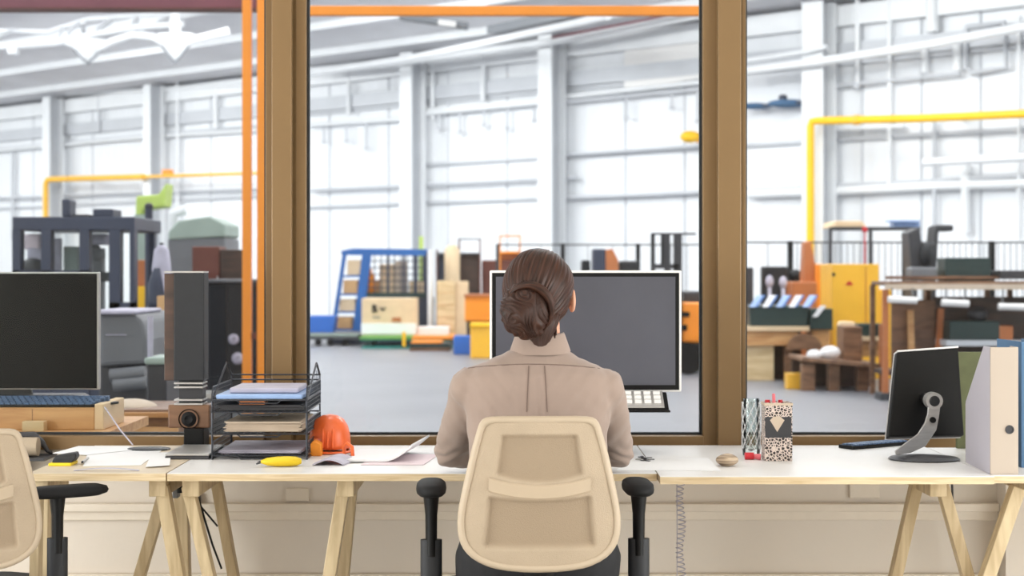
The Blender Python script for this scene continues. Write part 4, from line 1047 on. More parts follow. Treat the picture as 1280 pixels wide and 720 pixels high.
# roof rising from the eave
ra = MB(); tn = math.tan(math.radians(9)); L_ = 42
p1, p2 = Vector((A.x, A.y, HT)) - WN*.3, Vector((B_.x, B_.y, HT)) - WN*.3
ra.prism([p1, p2, p2 + WN*L_ + Vector((0, 0, tn*L_)), p1 + WN*L_ + Vector((0, 0, tn*L_))], (0, 0, .12)); S('ceiling_hall', ra, 'roof')
def wallbar(mb, x0, y0, x1, y1, off, w, h=None): mb.bar(WPo(x0, y0, off), WPo(x1, y1, off), w, h); return mb
def hline(mb, xs, h, x0, x1, off, w, hh=None):
    a = WPo(x0, 340, off); b = WPo(x1, 340, off); a.z = b.z = h; mb.bar(a, b, w, hh); return mb
# sheet joints and girts on the wall: part of the setting
n_ = 8
def girt(h, x0, x1, m='greym', w=.07, off=.06):
    global n_; S('trim_%d' % n_, hline(MB(), None, h, x0, x1, off, w), m); n_ += 1
H_ = lambda y, x: PZ(y, wz(x))
for y, x0, x1 in ((243, 382, 1700), (243, -200, 382), (190, 520, 1700), (104, 382, 1700), (104, -200, 300), (160, -200, 380)):
    girt(H_(y, 800) if x0 >= 380 else H_(y+8, 200), x0, x1)
vs_ = MB()
for x in range(-180, 1600, 74):
    a = WPo(x, 340, .012); vs_.bar((a.x, a.y, 0), (a.x, a.y, HT), .05, .02)
S('trim_%d' % n_, vs_, 'greym'); n_ += 1
S('trim_%d' % n_, hline(MB(), None, HT-.25, -700, 2400, .12, .16, .4), 'whitem'); n_ += 1   # eave beam
S('trim_%d' % n_, hline(MB(), None, HT-.95, -700, 2400, .08, .10, .34), 'greym'); n_ += 1
# steel columns: white flanges, web coloured grey to paint in its shaded side
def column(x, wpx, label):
    Zc = wz(x); w = wpx/F*Zc
    c = WPo(x, 340, .50); r = T('steel_column', label, 'column', (c.x, c.y, 0), 'white steel columns along the hall wall')
    b = MB()
    a_ = c - WD*w*.5; 
    b.bar(Vector((c.x, c.y, 0)) + WN*.22, Vector((c.x, c.y, HT)) + WN*.22, w*.8, .05, up=WN)
    b.bar(Vector((c.x, c.y, 0)) - WN*.22, Vector((c.x, c.y, HT)) - WN*.22, w*.8, .05, up=WN)
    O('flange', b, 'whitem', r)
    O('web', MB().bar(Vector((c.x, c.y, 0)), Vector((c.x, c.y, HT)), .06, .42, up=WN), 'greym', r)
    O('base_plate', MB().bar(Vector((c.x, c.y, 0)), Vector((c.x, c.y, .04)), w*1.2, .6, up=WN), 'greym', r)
    return r
column(66, 20, 'white steel column farthest left, above the navy machine')
column(192, 18, 'white steel column between the navy machine and the orange posts')
column(516, 26, 'white steel column on the left in the middle window')
column(690, 28, 'white steel column above the head of the woman')
column(1024, 38, 'white steel column beside the vertical yellow pipe')
column(1330, 42, 'white steel column just past the right edge of the picture')
# white service pipes with labels
def pipe(name, label, pts, rad, m='whitem', cat='pipe', grp=None, off=.9):
    P_ = [WPo(x, y, off) for x, y in pts]
    return tag(O(name, MB().tube(P_, rad, 10), m, smooth=True), label, cat, grp)
pipe('service_pipe', 'upper long white pipe climbing right across the right window', [(905, 92), (1024, 77), (1160, 56), (1300, 30)], .09, off=.9)
pipe('service_pipe', 'lower white pipe just under the longest one at the right column', [(905, 80), (1010, 64), (1034, 58)], .05, off=.85)
pipe('service_pipe', 'long white pipe near the roof crossing the middle window', [(383, 89), (515, 76), (690, 52), (880, 18)], .09, off=.9)
pipe('service_pipe', 'thin white pipe at mid height crossing the middle window', [(520, 140), (640, 128), (700, 122), (880, 102)], .055, off=.17)
pipe('service_pipe', 'thin red sprinkler pipe under the roof in the middle window', [(690, 47), (790, 28), (880, 10)], .03, 'maroon', off=1.3)
pipe('service_pipe', 'horizontal white pipe behind the top of the yellow cabinet', [(935, 243), (1040, 239), (1160, 233), (1290, 229)], .09, off=.17)
pipe('service_pipe', 'thin grey pipe directly above the horizontal white pipe at right', [(1037, 232), (1150, 226), (1290, 219)], .035, 'greym', off=.17)
pipe('service_pipe', 'white pipe with open left end high in the right window', [(1155, 203), (1290, 196)], .075, off=.9)
pipe('service_pipe', 'thin white pipe just under the yellow pipe', [(1028, 162), (1130, 158)], .045, off=.17)
pipe('service_pipe', 'grey pipe crossing low behind the blue cage', [(388, 238), (520, 232), (640, 226), (722, 222)], .045, 'greym', off=.17)
pipe('service_pipe', 'grey pipe right of the column over the monitor', [(704, 194), (790, 188), (878, 182)], .04, 'greym', off=.17)
pipe('service_pipe', 'thicker grey pipe low right of the column over the monitor', [(702, 247), (790, 244), (878, 240)], .05, 'greym', off=.17)
pipe('service_pipe', 'long white pipe under the roof in the left window', [(-20, 123), (110, 116), (200, 112), (330, 104)], .08, off=.17)
pipe('service_pipe', 'thin white pipe at mid height in the left window', [(-20, 190), (110, 178), (200, 170), (330, 162)], .05, off=.17)
pipe('service_pipe', 'grey pipe low in the left window behind the lime hood', [(-20, 248), (60, 246), (200, 240), (330, 236)], .045, 'greym', off=.17)
def droppers(p, spots, off):
    for x, y0, y1 in spots:
        a_ = WPo(x, y0, off); b_ = WPo(x, y1, off); O('dropper', MB().bar(a_, b_, .05).box(b_.x-.06, b_.y-.05, b_.z-.06, b_.x+.06, b_.y+.05, b_.z), 'greym', p)
pl = pipe('service_pipe', 'thin white pipe with short droppers at the left edge of the middle window', [(383, 157), (505, 149)], .05, off=.17)
droppers(pl, [(405, 156, 176), (433, 154, 175), (458, 153, 184)], .17)
pl = pipe('service_pipe', 'thin white pipe with five short droppers between the two columns', [(524, 143), (682, 128)], .05, off=.20)
droppers(pl, [(548, 141, 158), (575, 139, 163), (605, 136, 155), (634, 133, 158), (668, 130, 150)], .20)
pl = pipe('service_pipe', 'thin grey pipe with three droppers below the bright upper panel', [(704, 128), (878, 111)], .04, 'greym', off=.20)
droppers(pl, [(783, 120, 145), (840, 115, 133), (872, 112, 150)], .20)
pl = pipe('service_pipe', 'faint grey pipe with droppers just left of the grey pipe loop', [(1036, 108), (1200, 92)], .035, 'greym', off=.20)
droppers(pl, [(1070, 74, 106), (1156, 70, 90)], .20)
for t_ in (1.6, 3.4, 5.4, 7.6, 10.0):          # roof purlins
    q1, q2 = p1 + WN*t_, p2 + WN*t_; dz = Vector((0, 0, tn*t_ - .09))
    S('trim_%d' % n_, MB().bar(q1 + dz, q2 + dz, .12, .18), 'whitem'); n_ += 1
for x, y0, y1, rad, lab in ((436, 88, 143, .06, 'short white downpipe left of the first column in the middle window'), (604, 68, 126, .07, 'white downpipe between the two columns of the middle window'), (541, 78, 150, .045, 'thin white downpipe right of the first column in the middle window'),
        (1072, -20, 104, .055, 'slim white downpipe right of the yellow pipe column'), (1112, -20, 240, .05, 'long thin white downpipe in the middle of the right window'), (1166, -20, 40, .13, 'thick white downpipe ending on the long white pipe'), (1156, 58, 90, .07, 'short white stub below the thick downpipe'),
        (1197, 45, 88, .09, 'white downpipe at the left of the grey pipe loop'), (1168, 150, 285, .045, 'grey riser left of the black machine'), (1207, 205, 290, .09, 'white riser above the dark green crate'), (1274, 20, 300, .04, 'white riser nearest the right picture edge'),
        (124, 120, 165, .05, 'short grey downpipe left in the left window'), (222, 60, 370, .05, 'thin white riser right of the lime hood'), (270, 110, 160, .07, 'short white downpipe next to the orange posts'), (16, 190, 300, .06, 'grey riser at the left picture edge')):
    pipe('riser_pipe', lab, [(x, y0), (x, y1)], rad, 'greym' if 'grey' in lab.split()[0:2] else 'whitem', off=.17)
lp = [(1208, 34), (1255, 28), (1258, 84), (1215, 91), (1206, 84), (1208, 34)]
pipe('pipe_loop', 'grey rectangular pipe loop high in the right window', lp, .05, 'greym', off=.17)
# yellow and amber gas pipes
yp = [WPo(1013, 330, 1.05), WPo(1013, 158, 1.05), WPo(1015, 152, 1.05), WPo(1022, 151, 1.05), WPo(1150, 148, 1.05), WPo(1310, 141, 1.05)]
yp.insert(0, Vector((yp[0].x, yp[0].y, 0)))
r = T('gas_pipe', 'bright yellow gas pipe rising by the column and turning right', 'pipe', (yp[0].x, yp[0].y, 0))
O('pipe_run', MB().tube(yp, .078, 12), 'yellow', r, smooth=True)
O('pipe_collar', MB().tube([WPo(1068, 150.2, 1.05), WPo(1074, 150, 1.05)], .095, 12), 'amber', r, smooth=True)
O('wall_bracket', MB().bar(WPo(1040, 151, 1.0), WPo(1040, 151, .0), .06).bar(WPo(1200, 146, 1.0), WPo(1200, 146, .0), .06), 'greym', r)
ap = [WPo(57, 275, .9), WPo(57, 230, .9), WPo(59, 225, .9), WPo(66, 224, .9), WPo(180, 221, .9)]
ap.insert(0, Vector((ap[0].x, ap[0].y, 0)))
r = T('gas_pipe', 'amber gas pipe above the navy machine in the left window', 'pipe', (ap[0].x, ap[0].y, 0))
O('pipe_run', MB().tube(ap, .085, 12), 'amber', r, smooth=True)
O('thin_run', MB().tube([ap[-1], WPo(210, 220, .9), WPo(334, 216, .9)], .045, 10), 'amber', r, smooth=True)
O('valve', MB().box(WPo(203, 214, .9).x, WPo(203, 214, .9).y-.1, WPo(203, 222, .9).z, WPo(214, 214, .9).x, WPo(203, 214, .9).y+.1, WPo(203, 212, .9).z), 'orange', r, bevel=.02)
O('wall_bracket', MB().bar(WPo(110, 222, .9), WPo(110, 222, 0), .06), 'greym', r)
p = WPo(863, 171, .8)
r = T('pipe_valve', 'yellow valve with handle mounted beside the right window post', 'valve', tuple(p))
O('valve_body', MB().ell(p, .22, .2, .13, 16, 10), 'yellow', r, smooth=True)
O('handle', MB().tube([p + Vector((.15, 0, .02)), p + Vector((.42, 0, .14)), p + Vector((.60, 0, .16))], .045, 8).tube([p + Vector((.1, 0, -.08)), p + Vector((.5, 0, -.1))], .04, 8), 'orange', r, smooth=True)
O('mount', MB().bar(p, p - WN*.8, .06), 'greym', r)
# dark blue fan unit on the wall
p = WPo(966, 131, .35)
r = T('wall_fan', 'dark blue double fan unit floating against the wall left of the yellow pipe', 'fan', tuple(p)); r['label'] = 'dark blue twin fan unit on the wall left of the yellow pipe'
O('fan_body', MB().ell(p + WD*.35, .40, .2, .09, 16, 10).ell(p - WD*.45 , .36, .2, .07, 16, 10), 'steelblue', r, smooth=True)
O('blade', MB().bar(p - WD*.9, p + WD*.95, .06, .05), 'navy', r)
O('motor_cap', MB().lathe([(.09, 0), (.09, .09), (.05, .12)], p + WD*.25 + Vector((0, 0, .07)), 12), 'navy', r, smooth=True)
O('bracket', MB().bar(p, p - WN*.35, .08), 'greym', r)
# roof truss and hanging fittings, left window
def Q(x, y, Z): return P(x, y, Z)
TZ = 40.0
r = T('roof_truss', 'white lattice roof truss in the upper left corner', 'truss', tuple(Q(100, 30, TZ)))
lo = [(-160, 60), (15, 58), (70, 54), (112, 44), (170, 34), (230, 30)]; up_ = [(-160, 36), (60, 40), (110, 24), (165, 20), (215, 18), (300, 8)]
m = MB()
m.tube([Q(x, y, TZ) for x, y in lo], .075, 8); O('bottom_chord', m, 'whitem', r, smooth=True)
O('top_chord', MB().tube([Q(x, y, TZ+1.5) for x, y in up_], .06, 8), 'whitem', r, smooth=True)
for a, b, w in (((75, 50), (78, 36), .10), ((82, 43), (102, 27), .08), ((103, 27), (106, 46), .09), ((112, 45), (140, 25), .09), ((160, 42), (172, 23), .09), ((176, 38), (210, 23), .09), ((-40, 58), (15, 38), .08)):
    O('lattice_bar', MB().bar(Q(*a, TZ), Q(*b, TZ+1.4), w), 'whitem', r)
O('end_fitting', MB().rect(9, 52, 21, 68, TZ-.1, .25), 'whitem', r, bevel=.03)
def swag(label, cx, ytop, ytip, hw, peak=None):
    r = T('hanging_canopy', label, 'canopy', tuple(Q(cx, ytip, TZ-1)), 'white pointed canopies under the roof')
    Zs = TZ-1; prof = []
    c = Q(cx, ytip, Zs); k = Zs/F; H = (ytip-ytop)*k
    O('funnel', MB().lathe([(.02, 0), (hw*.35*k, H*.28), (hw*.75*k, H*.70), (hw*k, H), (hw*k*.96, H*1.02), (hw*.3*k, H*1.05)], c, 20, 1, .6), 'whitem', r, smooth='all')
    if peak: O('top_cone', MB().lathe([(7*k, 0), (7*k, H*.4), (2.5*k, H*1.15), (.02, H*1.4)], c + Vector((0, 0, (ytip-peak)*k - H*1.4 if False else H*.95)), 16), 'whitem', r, smooth='all')
    O('tip_edge', MB().bar(c + Vector((-hw*.75*k, -.02, H*.62)), c + Vector((0, -.02, -.02)), .05).bar(c + Vector((hw*.75*k, -.02, H*.62)), c + Vector((0, -.02, -.02)), .05), 'shade', r)
    return r
swag('white funnel-shaped canopy on the left under the roof truss', 110, 50, 79, 24)
swag('white funnel-shaped canopy with pointed cone top under the roof truss', 219, 43, 78, 24, 20)
tag(O('curved_duct', MB().tube([Q(84, 52, TZ-1), Q(112, 66, TZ-1), Q(140, 52, TZ-1), (Q(165, 44, TZ-1)), Q(190, 46, TZ-1), Q(219, 62, TZ-1), Q(240, 50, TZ-1), Q(286, 39, TZ-1)], .09, 10), 'whitem', smooth=True), 'white curved duct linking the two pointed canopies', 'duct')
tag(O('hanging_cable', MB().tube([Q(221, 20, TZ-1), Q(221, -20, TZ-1), Q(221, -90, TZ-1)], .04, 6), 'pink'), 'thin cable holding the cone-topped canopy', 'cable')
# dark roof louvre and lamps, middle window
r = T('roof_light', 'long dark and white roof light under the ceiling of the middle window', 'roof light', tuple(Q(545, 30, 36)))
O('housing', MB().bar(Q(500, 20, 36), Q(585, 33, 36), .35, .12), 'shade', r); O('lamp_tube', MB().bar(Q(548, 28, 35.7), Q(570, 31, 35.7), .2, .1), 'white', r)
r = T('roof_duct', 'flat grey roof duct climbing right under the middle roof', 'duct', tuple(Q(660, 30, 37)))
O('duct_body', MB().bar(Q(622, 38, 39), Q(730, 16, 35), .5, .18), 'shade', r); O('duct_rim', MB().bar(Q(620, 34, 38.9), Q(735, 12, 34.9), .08, .08), 'whitem', r)
tag(O('roof_rail', MB().tube([Q(382, 93, 44), Q(515, 72, 42), Q(600, 55, 39), Q(760, 20, 34)], .08, 8), 'whitem', smooth=True), 'white rail rising to the right just beneath the hall roof', 'rail')
# bright upper band light panel (window) on far wall, right of the second column
r = T('wall_panel', 'bright white upper panel left of the right window post', 'panel', tuple(WPo(830, 95, .1)))
a, b = WPo(782, 64, .06), WPo(900, 48, .06); c, d = WPo(900, 94, .06), WPo(782, 113, .06); 
O('panel_sheet', MB().prism([a, b, Vector((b.x, b.y, c.z)), Vector((a.x, a.y, d.z))], WN*.05), 'white', r)
# ------------------------------------------------- orange gantry
GZ = 14.0
r = T('gantry_frame', 'orange steel frame of two slim posts and a long top beam', 'frame', (PX(316, GZ), GZ, 0))
for x0, x1 in ((302.5, 313.5), (321, 333)): O('post', MB().box(PX(x0, GZ), GZ, 0, PX(x1, GZ), GZ+.08, PZ(-60, GZ)), 'orange', r, bevel=.006)
O('top_beam', MB().box(PX(333, GZ), GZ, PZ(19, GZ), PX(900, GZ), GZ+.08, PZ(7, GZ)), 'orange', r, bevel=.006)
O('pale_strip', MB().box(PX(333.2, GZ), GZ, 0, PX(337, GZ), GZ+.05, PZ(-60, GZ)), 'cream', r)
O('far_post', MB().box(PX(900, GZ), GZ, 0, PX(911, GZ), GZ+.08, PZ(7, GZ)), 'orange', r, bevel=.006)
O('rung', MB().box(PX(313, GZ), GZ+.02, PZ(424, GZ), PX(321.5, GZ), GZ+.06, PZ(416, GZ)), 'redbrown', r)
r2 = T('overhead_beam', 'maroon steel beam crossing the top of the left window', 'beam', (PX(100, GZ+.5), GZ+.5, 0))
O('beam', MB().box(PX(-260, GZ+.5), GZ+.5, PZ(11.5, GZ+.5), PX(331, GZ+.5), GZ+.62, PZ(-6, GZ+.5)), 'maroon', r2, bevel=.006)
O('lower_flange', MB().box(PX(-260, GZ+.5), GZ+.44, PZ(12, GZ+.5), PX(331, GZ+.5), GZ+.68, PZ(10.5, GZ+.5)), 'redbrown', r2)
O('beam_post', MB().box(PX(-260, GZ+.5), GZ+.5, 0, PX(-250, GZ+.5), GZ+.62, PZ(-6, GZ+.5)), 'maroon', r2)
# ------------------------------------------------- navy machine, left window
NZ = 13.0
r = T('machine_enclosure', 'navy glazed machine enclosure behind the black left monitor', 'machine', (PX(92, NZ), NZ+.5, 0))
x0, x1 = PX(15, NZ), PX(168, NZ); top = PZ(271, NZ); 
O('top_panel', MB().rect(15, 271, 168, 288, NZ, 1.0), 'navy', r, bevel=.01)
for a, b in ((15, 25), (51, 63), (99, 111), (136, 150), (162, 168)): O('post', MB().box(PX(a, NZ), NZ, 0, PX(b, NZ), NZ+.12, PZ(287, NZ)), 'navy', r)
for a, b in ((15, 21), (155, 162)): O('post', MB().box(PX(a, NZ), NZ+.9, 0, PX(b, NZ), NZ+1.0, PZ(287, NZ)), 'navy', r)
O('lower_panel', MB().box(x0, NZ+.02, 0, PX(168, NZ), NZ+.10, PZ(392, NZ)), 'navy', r)
O('mid_rail', MB().rect(15, 338, 111, 352, NZ, .1).rect(136, 378, 168, 392, NZ, .1), 'navy', r)
O('pane', MB().rect(25, 288, 162, 392, NZ+.05, .01), 'glass', r)
O('top_box', MB().rect(77, 249, 87, 271, NZ+.2, .2), 'navy', r, bevel=.01); O('top_box', MB().rect(116, 261, 141, 272, NZ+.2, .3), 'navy', r, bevel=.01)
O('top_box', MB().rect(90, 268, 110, 272, NZ+.2, .3), 'machdark', r)
# machine contents
r = T('control_unit', 'pinkish-beige control unit visible in the leftmost machine window', 'control unit', (PX(38, NZ+.4), NZ+.5, 0))
O('housing', MB().rect(28, 292, 50, 312, NZ+.4, .2), 'paperpink', r, bevel=.02); O('screen_block', MB().rect(33, 310, 56, 330, NZ+.38, .2), 'papergrey', r, bevel=.02)
O('dark_hood', MB().ell(P(42, 334, NZ+.4), .10, .1, .07, 16, 10), 'machdark', r, smooth=True); O('column', MB().box(PX(34, NZ+.4), NZ+.45, 0, PX(46, NZ+.4), NZ+.55, PZ(330, NZ+.4)), 'machgrey', r)
r = T('measuring_machine', 'grey and white machine head in the third machine window', 'machine', (PX(122, NZ+.4), NZ+.5, 0))
O('head', MB().rect(112, 292, 134, 306, NZ+.4, .2), 'papergrey', r, bevel=.03); O('dark_drum', MB().ell(P(122, 318, NZ+.45), .06, .06, .05, 16, 10), 'machgrey', r, smooth=True)
O('arm', MB().bar(P(114, 300, NZ+.45), P(128, 322, NZ+.45), .05), 'machdark', r); O('column', MB().box(PX(116, NZ+.5), NZ+.5, 0, PX(128, NZ+.5), NZ+.6, PZ(310, NZ+.5)), 'machgrey', r)
O('tray', MB().rect(111, 340, 136, 352, NZ+.35, .2), 'machdark', r)
r = T('pale_cabinet', 'sage green locker seen through the second machine window', 'cabinet', (PX(86, NZ+.5), NZ+.6, 0))
O('body', MB().box(PX(79, NZ+.5), NZ+.5, 0, PX(97, NZ+.5), NZ+.8, PZ(308, NZ+.5)), 'sage', r, bevel=.01)
O('door', MB().box(PX(64, NZ+.5), NZ+.45, 0, PX(78, NZ+.5), NZ+.49, PZ(298, NZ+.5)), 'papergrey', r)
# lime hood + post
r = T('lime_hood', 'lime green hood on a pale stand above the dark slim post', 'hood', (PX(186, 18), 18.1, 0))
O('hood', MB().prism([P(170, 245, 18), P(198, 243, 18), P(208, 228, 18), P(205, 258, 18), P(178, 262, 18), P(176, 270, 18), P(169, 270, 18)], (0, .4, 0)), 'lime', r, bevel=.02)
O('stand', MB().box(PX(168, 18), 18.0, 0, PX(181, 18), 18.3, PZ(268, 18)), 'sage', r)
r = T('slim_post', 'dark navy round-topped post right of the navy machine', 'post', (PX(186, 15), 15.0, 0))
O('post', MB().tube([(PX(186, 15), 15, 0), (PX(186, 15), 15, PZ(258, 15))], .033, 16), 'navy', r, smooth=True)
O('cap', MB().ell(P(186, 258, 15), .038, .038, .03, 14, 8), 'machdark', r, smooth=True)
r = T('orange_cabinet', 'orange and yellow narrow cabinet between navy machine and slim post', 'cabinet', (PX(175, 16), 16.1, 0))
O('body', MB().box(PX(169, 16), 16, PZ(358, 16), PX(181, 16), 16.3, PZ(325, 16)), 'rust', r, bevel=.01); O('lower', MB().box(PX(169, 16), 15.98, 0, PX(181.5, 16), 16.3, PZ(358, 16)), 'yellow', r, bevel=.01)
# clutter behind the speaker
r = T('sage_machine', 'sage green hooded machine left of the orange posts', 'machine', (PX(245, 17), 17.3, 0))
O('hood', MB().prism([P(210, 290, 17), P(222, 276, 17), P(262, 270, 17), P(281, 280, 17), P(281, 296, 17), P(210, 300, 17)], (0, .9, 0)), 'sage', r, bevel=.02)
O('body', MB().box(PX(209, 17), 17.02, 0, PX(281, 17), 17.9, PZ(297, 17)), 'machgrey', r, bevel=.02)
O('duct', MB().tube([P(216, 290, 17.4), P(216, 268, 17.4), P(232, 262, 17.4)], .05, 10), 'whitem', r, smooth=True)
r = T('brown_cabinet', 'red-brown cabinet standing before the sage green machine', 'cabinet', (PX(272, 15.6), 15.8, 0))
O('left_door', MB().box(PX(240, 15.6), 15.6, 0, PX(274, 15.6), 16.0, PZ(308, 15.6)), 'redbrown', r, bevel=.01); O('right_door', MB().box(PX(275, 15.6), 15.6, 0, PX(303, 15.6), 16.0, PZ(312, 15.6)), 'darkwood', r, bevel=.01)
O('handle', MB().rect(271, 345, 272.5, 360, 15.57, .03), 'steel', r)
r = T('dark_workbench', 'charcoal workbench with pale top edge left of the orange posts', 'workbench', (PX(280, 14.8), 15.0, 0))
O('top', MB().rect(256, 349, 334, 353, 14.7, .7), 'machgrey', r, bevel=.005)
O('carcass', MB().box(PX(258, 14.75), 14.75, 0, PX(331, 14.75), 15.3, PZ(353, 14.75)), 'machdark', r)
for i, x in enumerate((262, 286, 310)): O('door', MB().box(PX(x, 14.73), 14.73, .08, PX(x+21, 14.73), 14.75, PZ(358, 14.73)), 'dark', r, bevel=.004)
for x, y, s_, lb in ((292, 424, .045, 'small pale bulb-shaped gauge on the charcoal workbench front'), (297, 448, .05, 'lower pale gauge on the charcoal workbench front')):
    p = P(x, y, 14.7); q_ = T('gauge', lb, 'gauge', tuple(p)); O('dial', MB().ell(p, s_, .03, s_, 16, 8), 'papergrey', q_, smooth=True); O('needle', MB().bar(p + Vector((0, -.032, 0)), p + Vector((.02, -.032, .02)), .005), 'black', q_)
r = T('reflection_block', 'large mid-grey block standing in for a reflection right of the black left monitor', 'machine', (PX(155, 9), 9.2, 0))  # solid body shaped after a vehicle-like reflection in the glass
O('upper_body', MB().prism([P(124, 393, 9), P(168, 391, 9), P(178, 400, 9), P(184, 425, 9), P(182, 455, 9), P(124, 458, 9)], (0, .8, 0)), 'machgrey', r, bevel=.02)
O('ledge', MB().rect(110, 388, 168, 393, 8.95, .7), 'papergrey', r, bevel=.01)
O('base', MB().box(PX(120, 9), 9.05, 0, PX(184, 9), 9.8, PZ(455, 9)), 'machdark', r, bevel=.02)
O('roller', MB().tube([P(138, 470, 8.95), P(182, 466, 8.95)], .035, 14).tube([P(142, 482, 8.92), P(184, 478, 8.92)], .03, 14), 'machgrey', r, smooth=True)
O('panel_line', MB().rect(132, 418, 158, 419, 8.99, .02), 'papergrey', r)
r = T('office_bin', 'dark upright bin with pale grey lid behind the speaker', 'bin', (PX(196, 8.2), 8.3, 0))
O('bin_body', MB().box(PX(183, 8.2), 8.2, .0, PX(208, 8.2), 8.5, PZ(455, 8.2)), 'machdark', r, bevel=.01); O('lid', MB().rect(180, 447, 209, 456, 8.18, .34), 'sage', r, bevel=.01)
O('pipe', MB().tube([P(188, 448, 8.3), P(188, 395, 8.3)], .013, 10), 'papergrey', r, smooth=True)
r = T('hanging_coverall', 'pale and blue hanging work coat right of the slim post', 'coat', (PX(198, 11), 11.1, 0))
O('coat_body', MB().loft([ringpts(PX(x, 11), 11.1, PZ(y, 11), w, .05, 16) for x, y, w in ((198, 306, .015), (198, 312, .045), (198, 335, .06), (199, 360, .055), (199, 372, .03))]), 'papergrey', r, smooth='all')
O('blue_hem', MB().loft([ringpts(PX(x, 11), 11.08, PZ(y, 11), w, .06, 16) for x, y, w in ((194, 335, .02), (192, 355, .05), (194, 378, .06), (194, 384, .05))]), 'navy', r, smooth='all')
O('stand', MB().tube([(PX(198, 11), 11.1, 0), (PX(198, 11), 11.1, PZ(303, 11))], .012, 8).lathe([(.15, 0), (.15, .015), (.02, .03)], (PX(198, 11), 11.1, 0), 20), 'machdark', r, smooth=True)
tag(O('tan_box', MB().box(PX(196, 10.4), 10.4, 0, PX(210, 10.4), 10.6, PZ(370, 10.4)), 'cardboard', bevel=.005), 'upright tan carton behind the speaker', 'box')
r = T('floor_crate', 'brown timber crate low behind the glass near the speaker', 'crate', (PX(165, 7.2), 7.4, 0))
O('crate_side', MB().box(PX(118, 7.2), 7.2, 0, PX(222, 7.2), 7.7, PZ(512, 7.2)), 'brownwood', r, bevel=.01)
for y in (520, 538): O('slat', MB().rect(118, y-4, 222, y+2, 7.17, .03), 'oak', r)
tag(O('sack', MB().ell(P(165, 512, 7.4), .11, .12, .045, 20, 12), 'paperwarm', smooth='all'), 'crumpled tan sack lying on the brown timber crate', 'sack')
r = T('steel_drum', 'round dark-faced drum partly visible left of the wire trays', 'drum', (PX(258, 7.5), 7.6, 0))
O('drum_body', MB().lathe([(.10, 0), (.11, .02), (.11, PZ(497, 7.5)), (.10, PZ(496, 7.5))], (PX(262, 7.5), 7.65, 0), 24), 'machgrey', r, smooth=True)
O('rim', MB().lathe([(.115, 0), (.115, .02), (.10, .02), (.10, 0)], (PX(262, 7.5), 7.65, PZ(499, 7.5)), 24, closed=True), 'steel', r, smooth=True)
# ------------------------------------------------- middle window
def mesh_grid(mb, a, b, zt, zb, nx, nz, r_=.012):
    a = Vector(a); b = Vector(b)
    for i in range(nx + 1):
        p = a.lerp(b, i/nx); mb.bar((p.x, p.y, zb), (p.x, p.y, zt), r_)
    for j in range(nz + 1):
        z = zb + (zt-zb)*j/nz; mb.bar((a.x, a.y, z), (b.x, b.y, z), r_)
    return mb
CZ = 31.5
r = T('wire_cage', 'blue wire mesh cage trolley with sloping left side', 'cage', (PX(480, CZ), CZ+.5, 0))
O('sloping_ladder', MB().bar(P(431, 316, CZ), P(416, 415, CZ), .07).bar(P(456, 316, CZ), P(443, 415, CZ), .07), 'blue', r)
for y in (316, 345, 368, 390, 412): O('shelf', MB().box(PX(431-(y-316)*.15, CZ), CZ, PZ(y+1.5, CZ), PX(457-(y-316)*.14, CZ), CZ+.45, PZ(y-1, CZ)), 'blue', r)
O('main_post', MB().bar(P(459, 315, CZ), P(447, 416, CZ), .16, .1), 'blue', r); O('main_post', MB().bar(P(536, 315, CZ), P(536, 418, CZ), .10), 'navy', r); O('rear_post', MB().bar(P(531, 316, CZ+1), P(531, 409, CZ+1), .09), 'navy', r)
O('top_rail', MB().bar(P(429, 316, CZ), P(537, 317, CZ), .08).bar(P(440, 313, CZ+1), P(535, 314, CZ+1), .07).bar(P(429, 316, CZ), P(440, 313, CZ+1), .07).bar(P(537, 317, CZ), P(535, 314, CZ+1), .07), 'blue', r)
m = MB(); a = P(460, 340, CZ+.05); b = P(534, 340, CZ+.05); mesh_grid(m, a, b, PZ(318, CZ), PZ(368, CZ), 9, 6, .018)
for x in (485, 505, 520): m.bar(P(x, 318, CZ+.05), P(x, 370, CZ+.05), .045)
O('wire_mesh', m, 'navy', r)
O('deck', MB().box(PX(450, CZ), CZ, PZ(372, CZ), PX(534, CZ), CZ+.9, PZ(366, CZ)), 'dgreen', r); O('skirt', MB().box(PX(514, CZ), CZ+.05, 0.05, PX(540, CZ), CZ+.9, PZ(372, CZ)), 'navy', r)
O('foot', MB().box(PX(415, CZ), CZ-.05, 0, PX(540, CZ), CZ+1.0, PZ(417, CZ)), 'navy', r)
for i, (x0, y0, x1, y1, m_, lb) in enumerate(((434, 325, 451, 345, 'lightcard', 'topmost carton on the sloping blue shelves'), (429, 350, 447, 368, 'cardboard', 'second carton from the top on the sloping blue shelves'), (424, 374, 444, 390, 'lightcard', 'third carton from the top on the sloping blue shelves'), (421, 396, 440, 412, 'cardboard', 'lowest carton on the sloping blue shelves'))):
    o = O('carton', MB().rect(x0, y0, x1, y1-1, CZ+.05, .35), m_, bevel=.01); tag(o, lb, 'carton', 'cartons on the blue sloping shelves')
for x0, y0, x1, y1, d, m_, lb in ((474, 330, 494, 366, .3, 'lightcard', 'tall pale carton standing inside the blue cage'), (494, 326, 508, 366, .3, 'paperwarm', 'narrow carton at the middle of the blue cage'), (511, 352, 528, 366, .3, 'lightcard', 'small carton at the right inside the blue cage'), (458, 350, 473, 366, .35, 'cardboard', 'tan carton at the left inside the blue cage')):
    tag(O('carton', MB().rect(x0, y0, x1, y1, CZ+d, .4), m_, bevel=.01), lb, 'carton', 'cartons inside the blue cage')
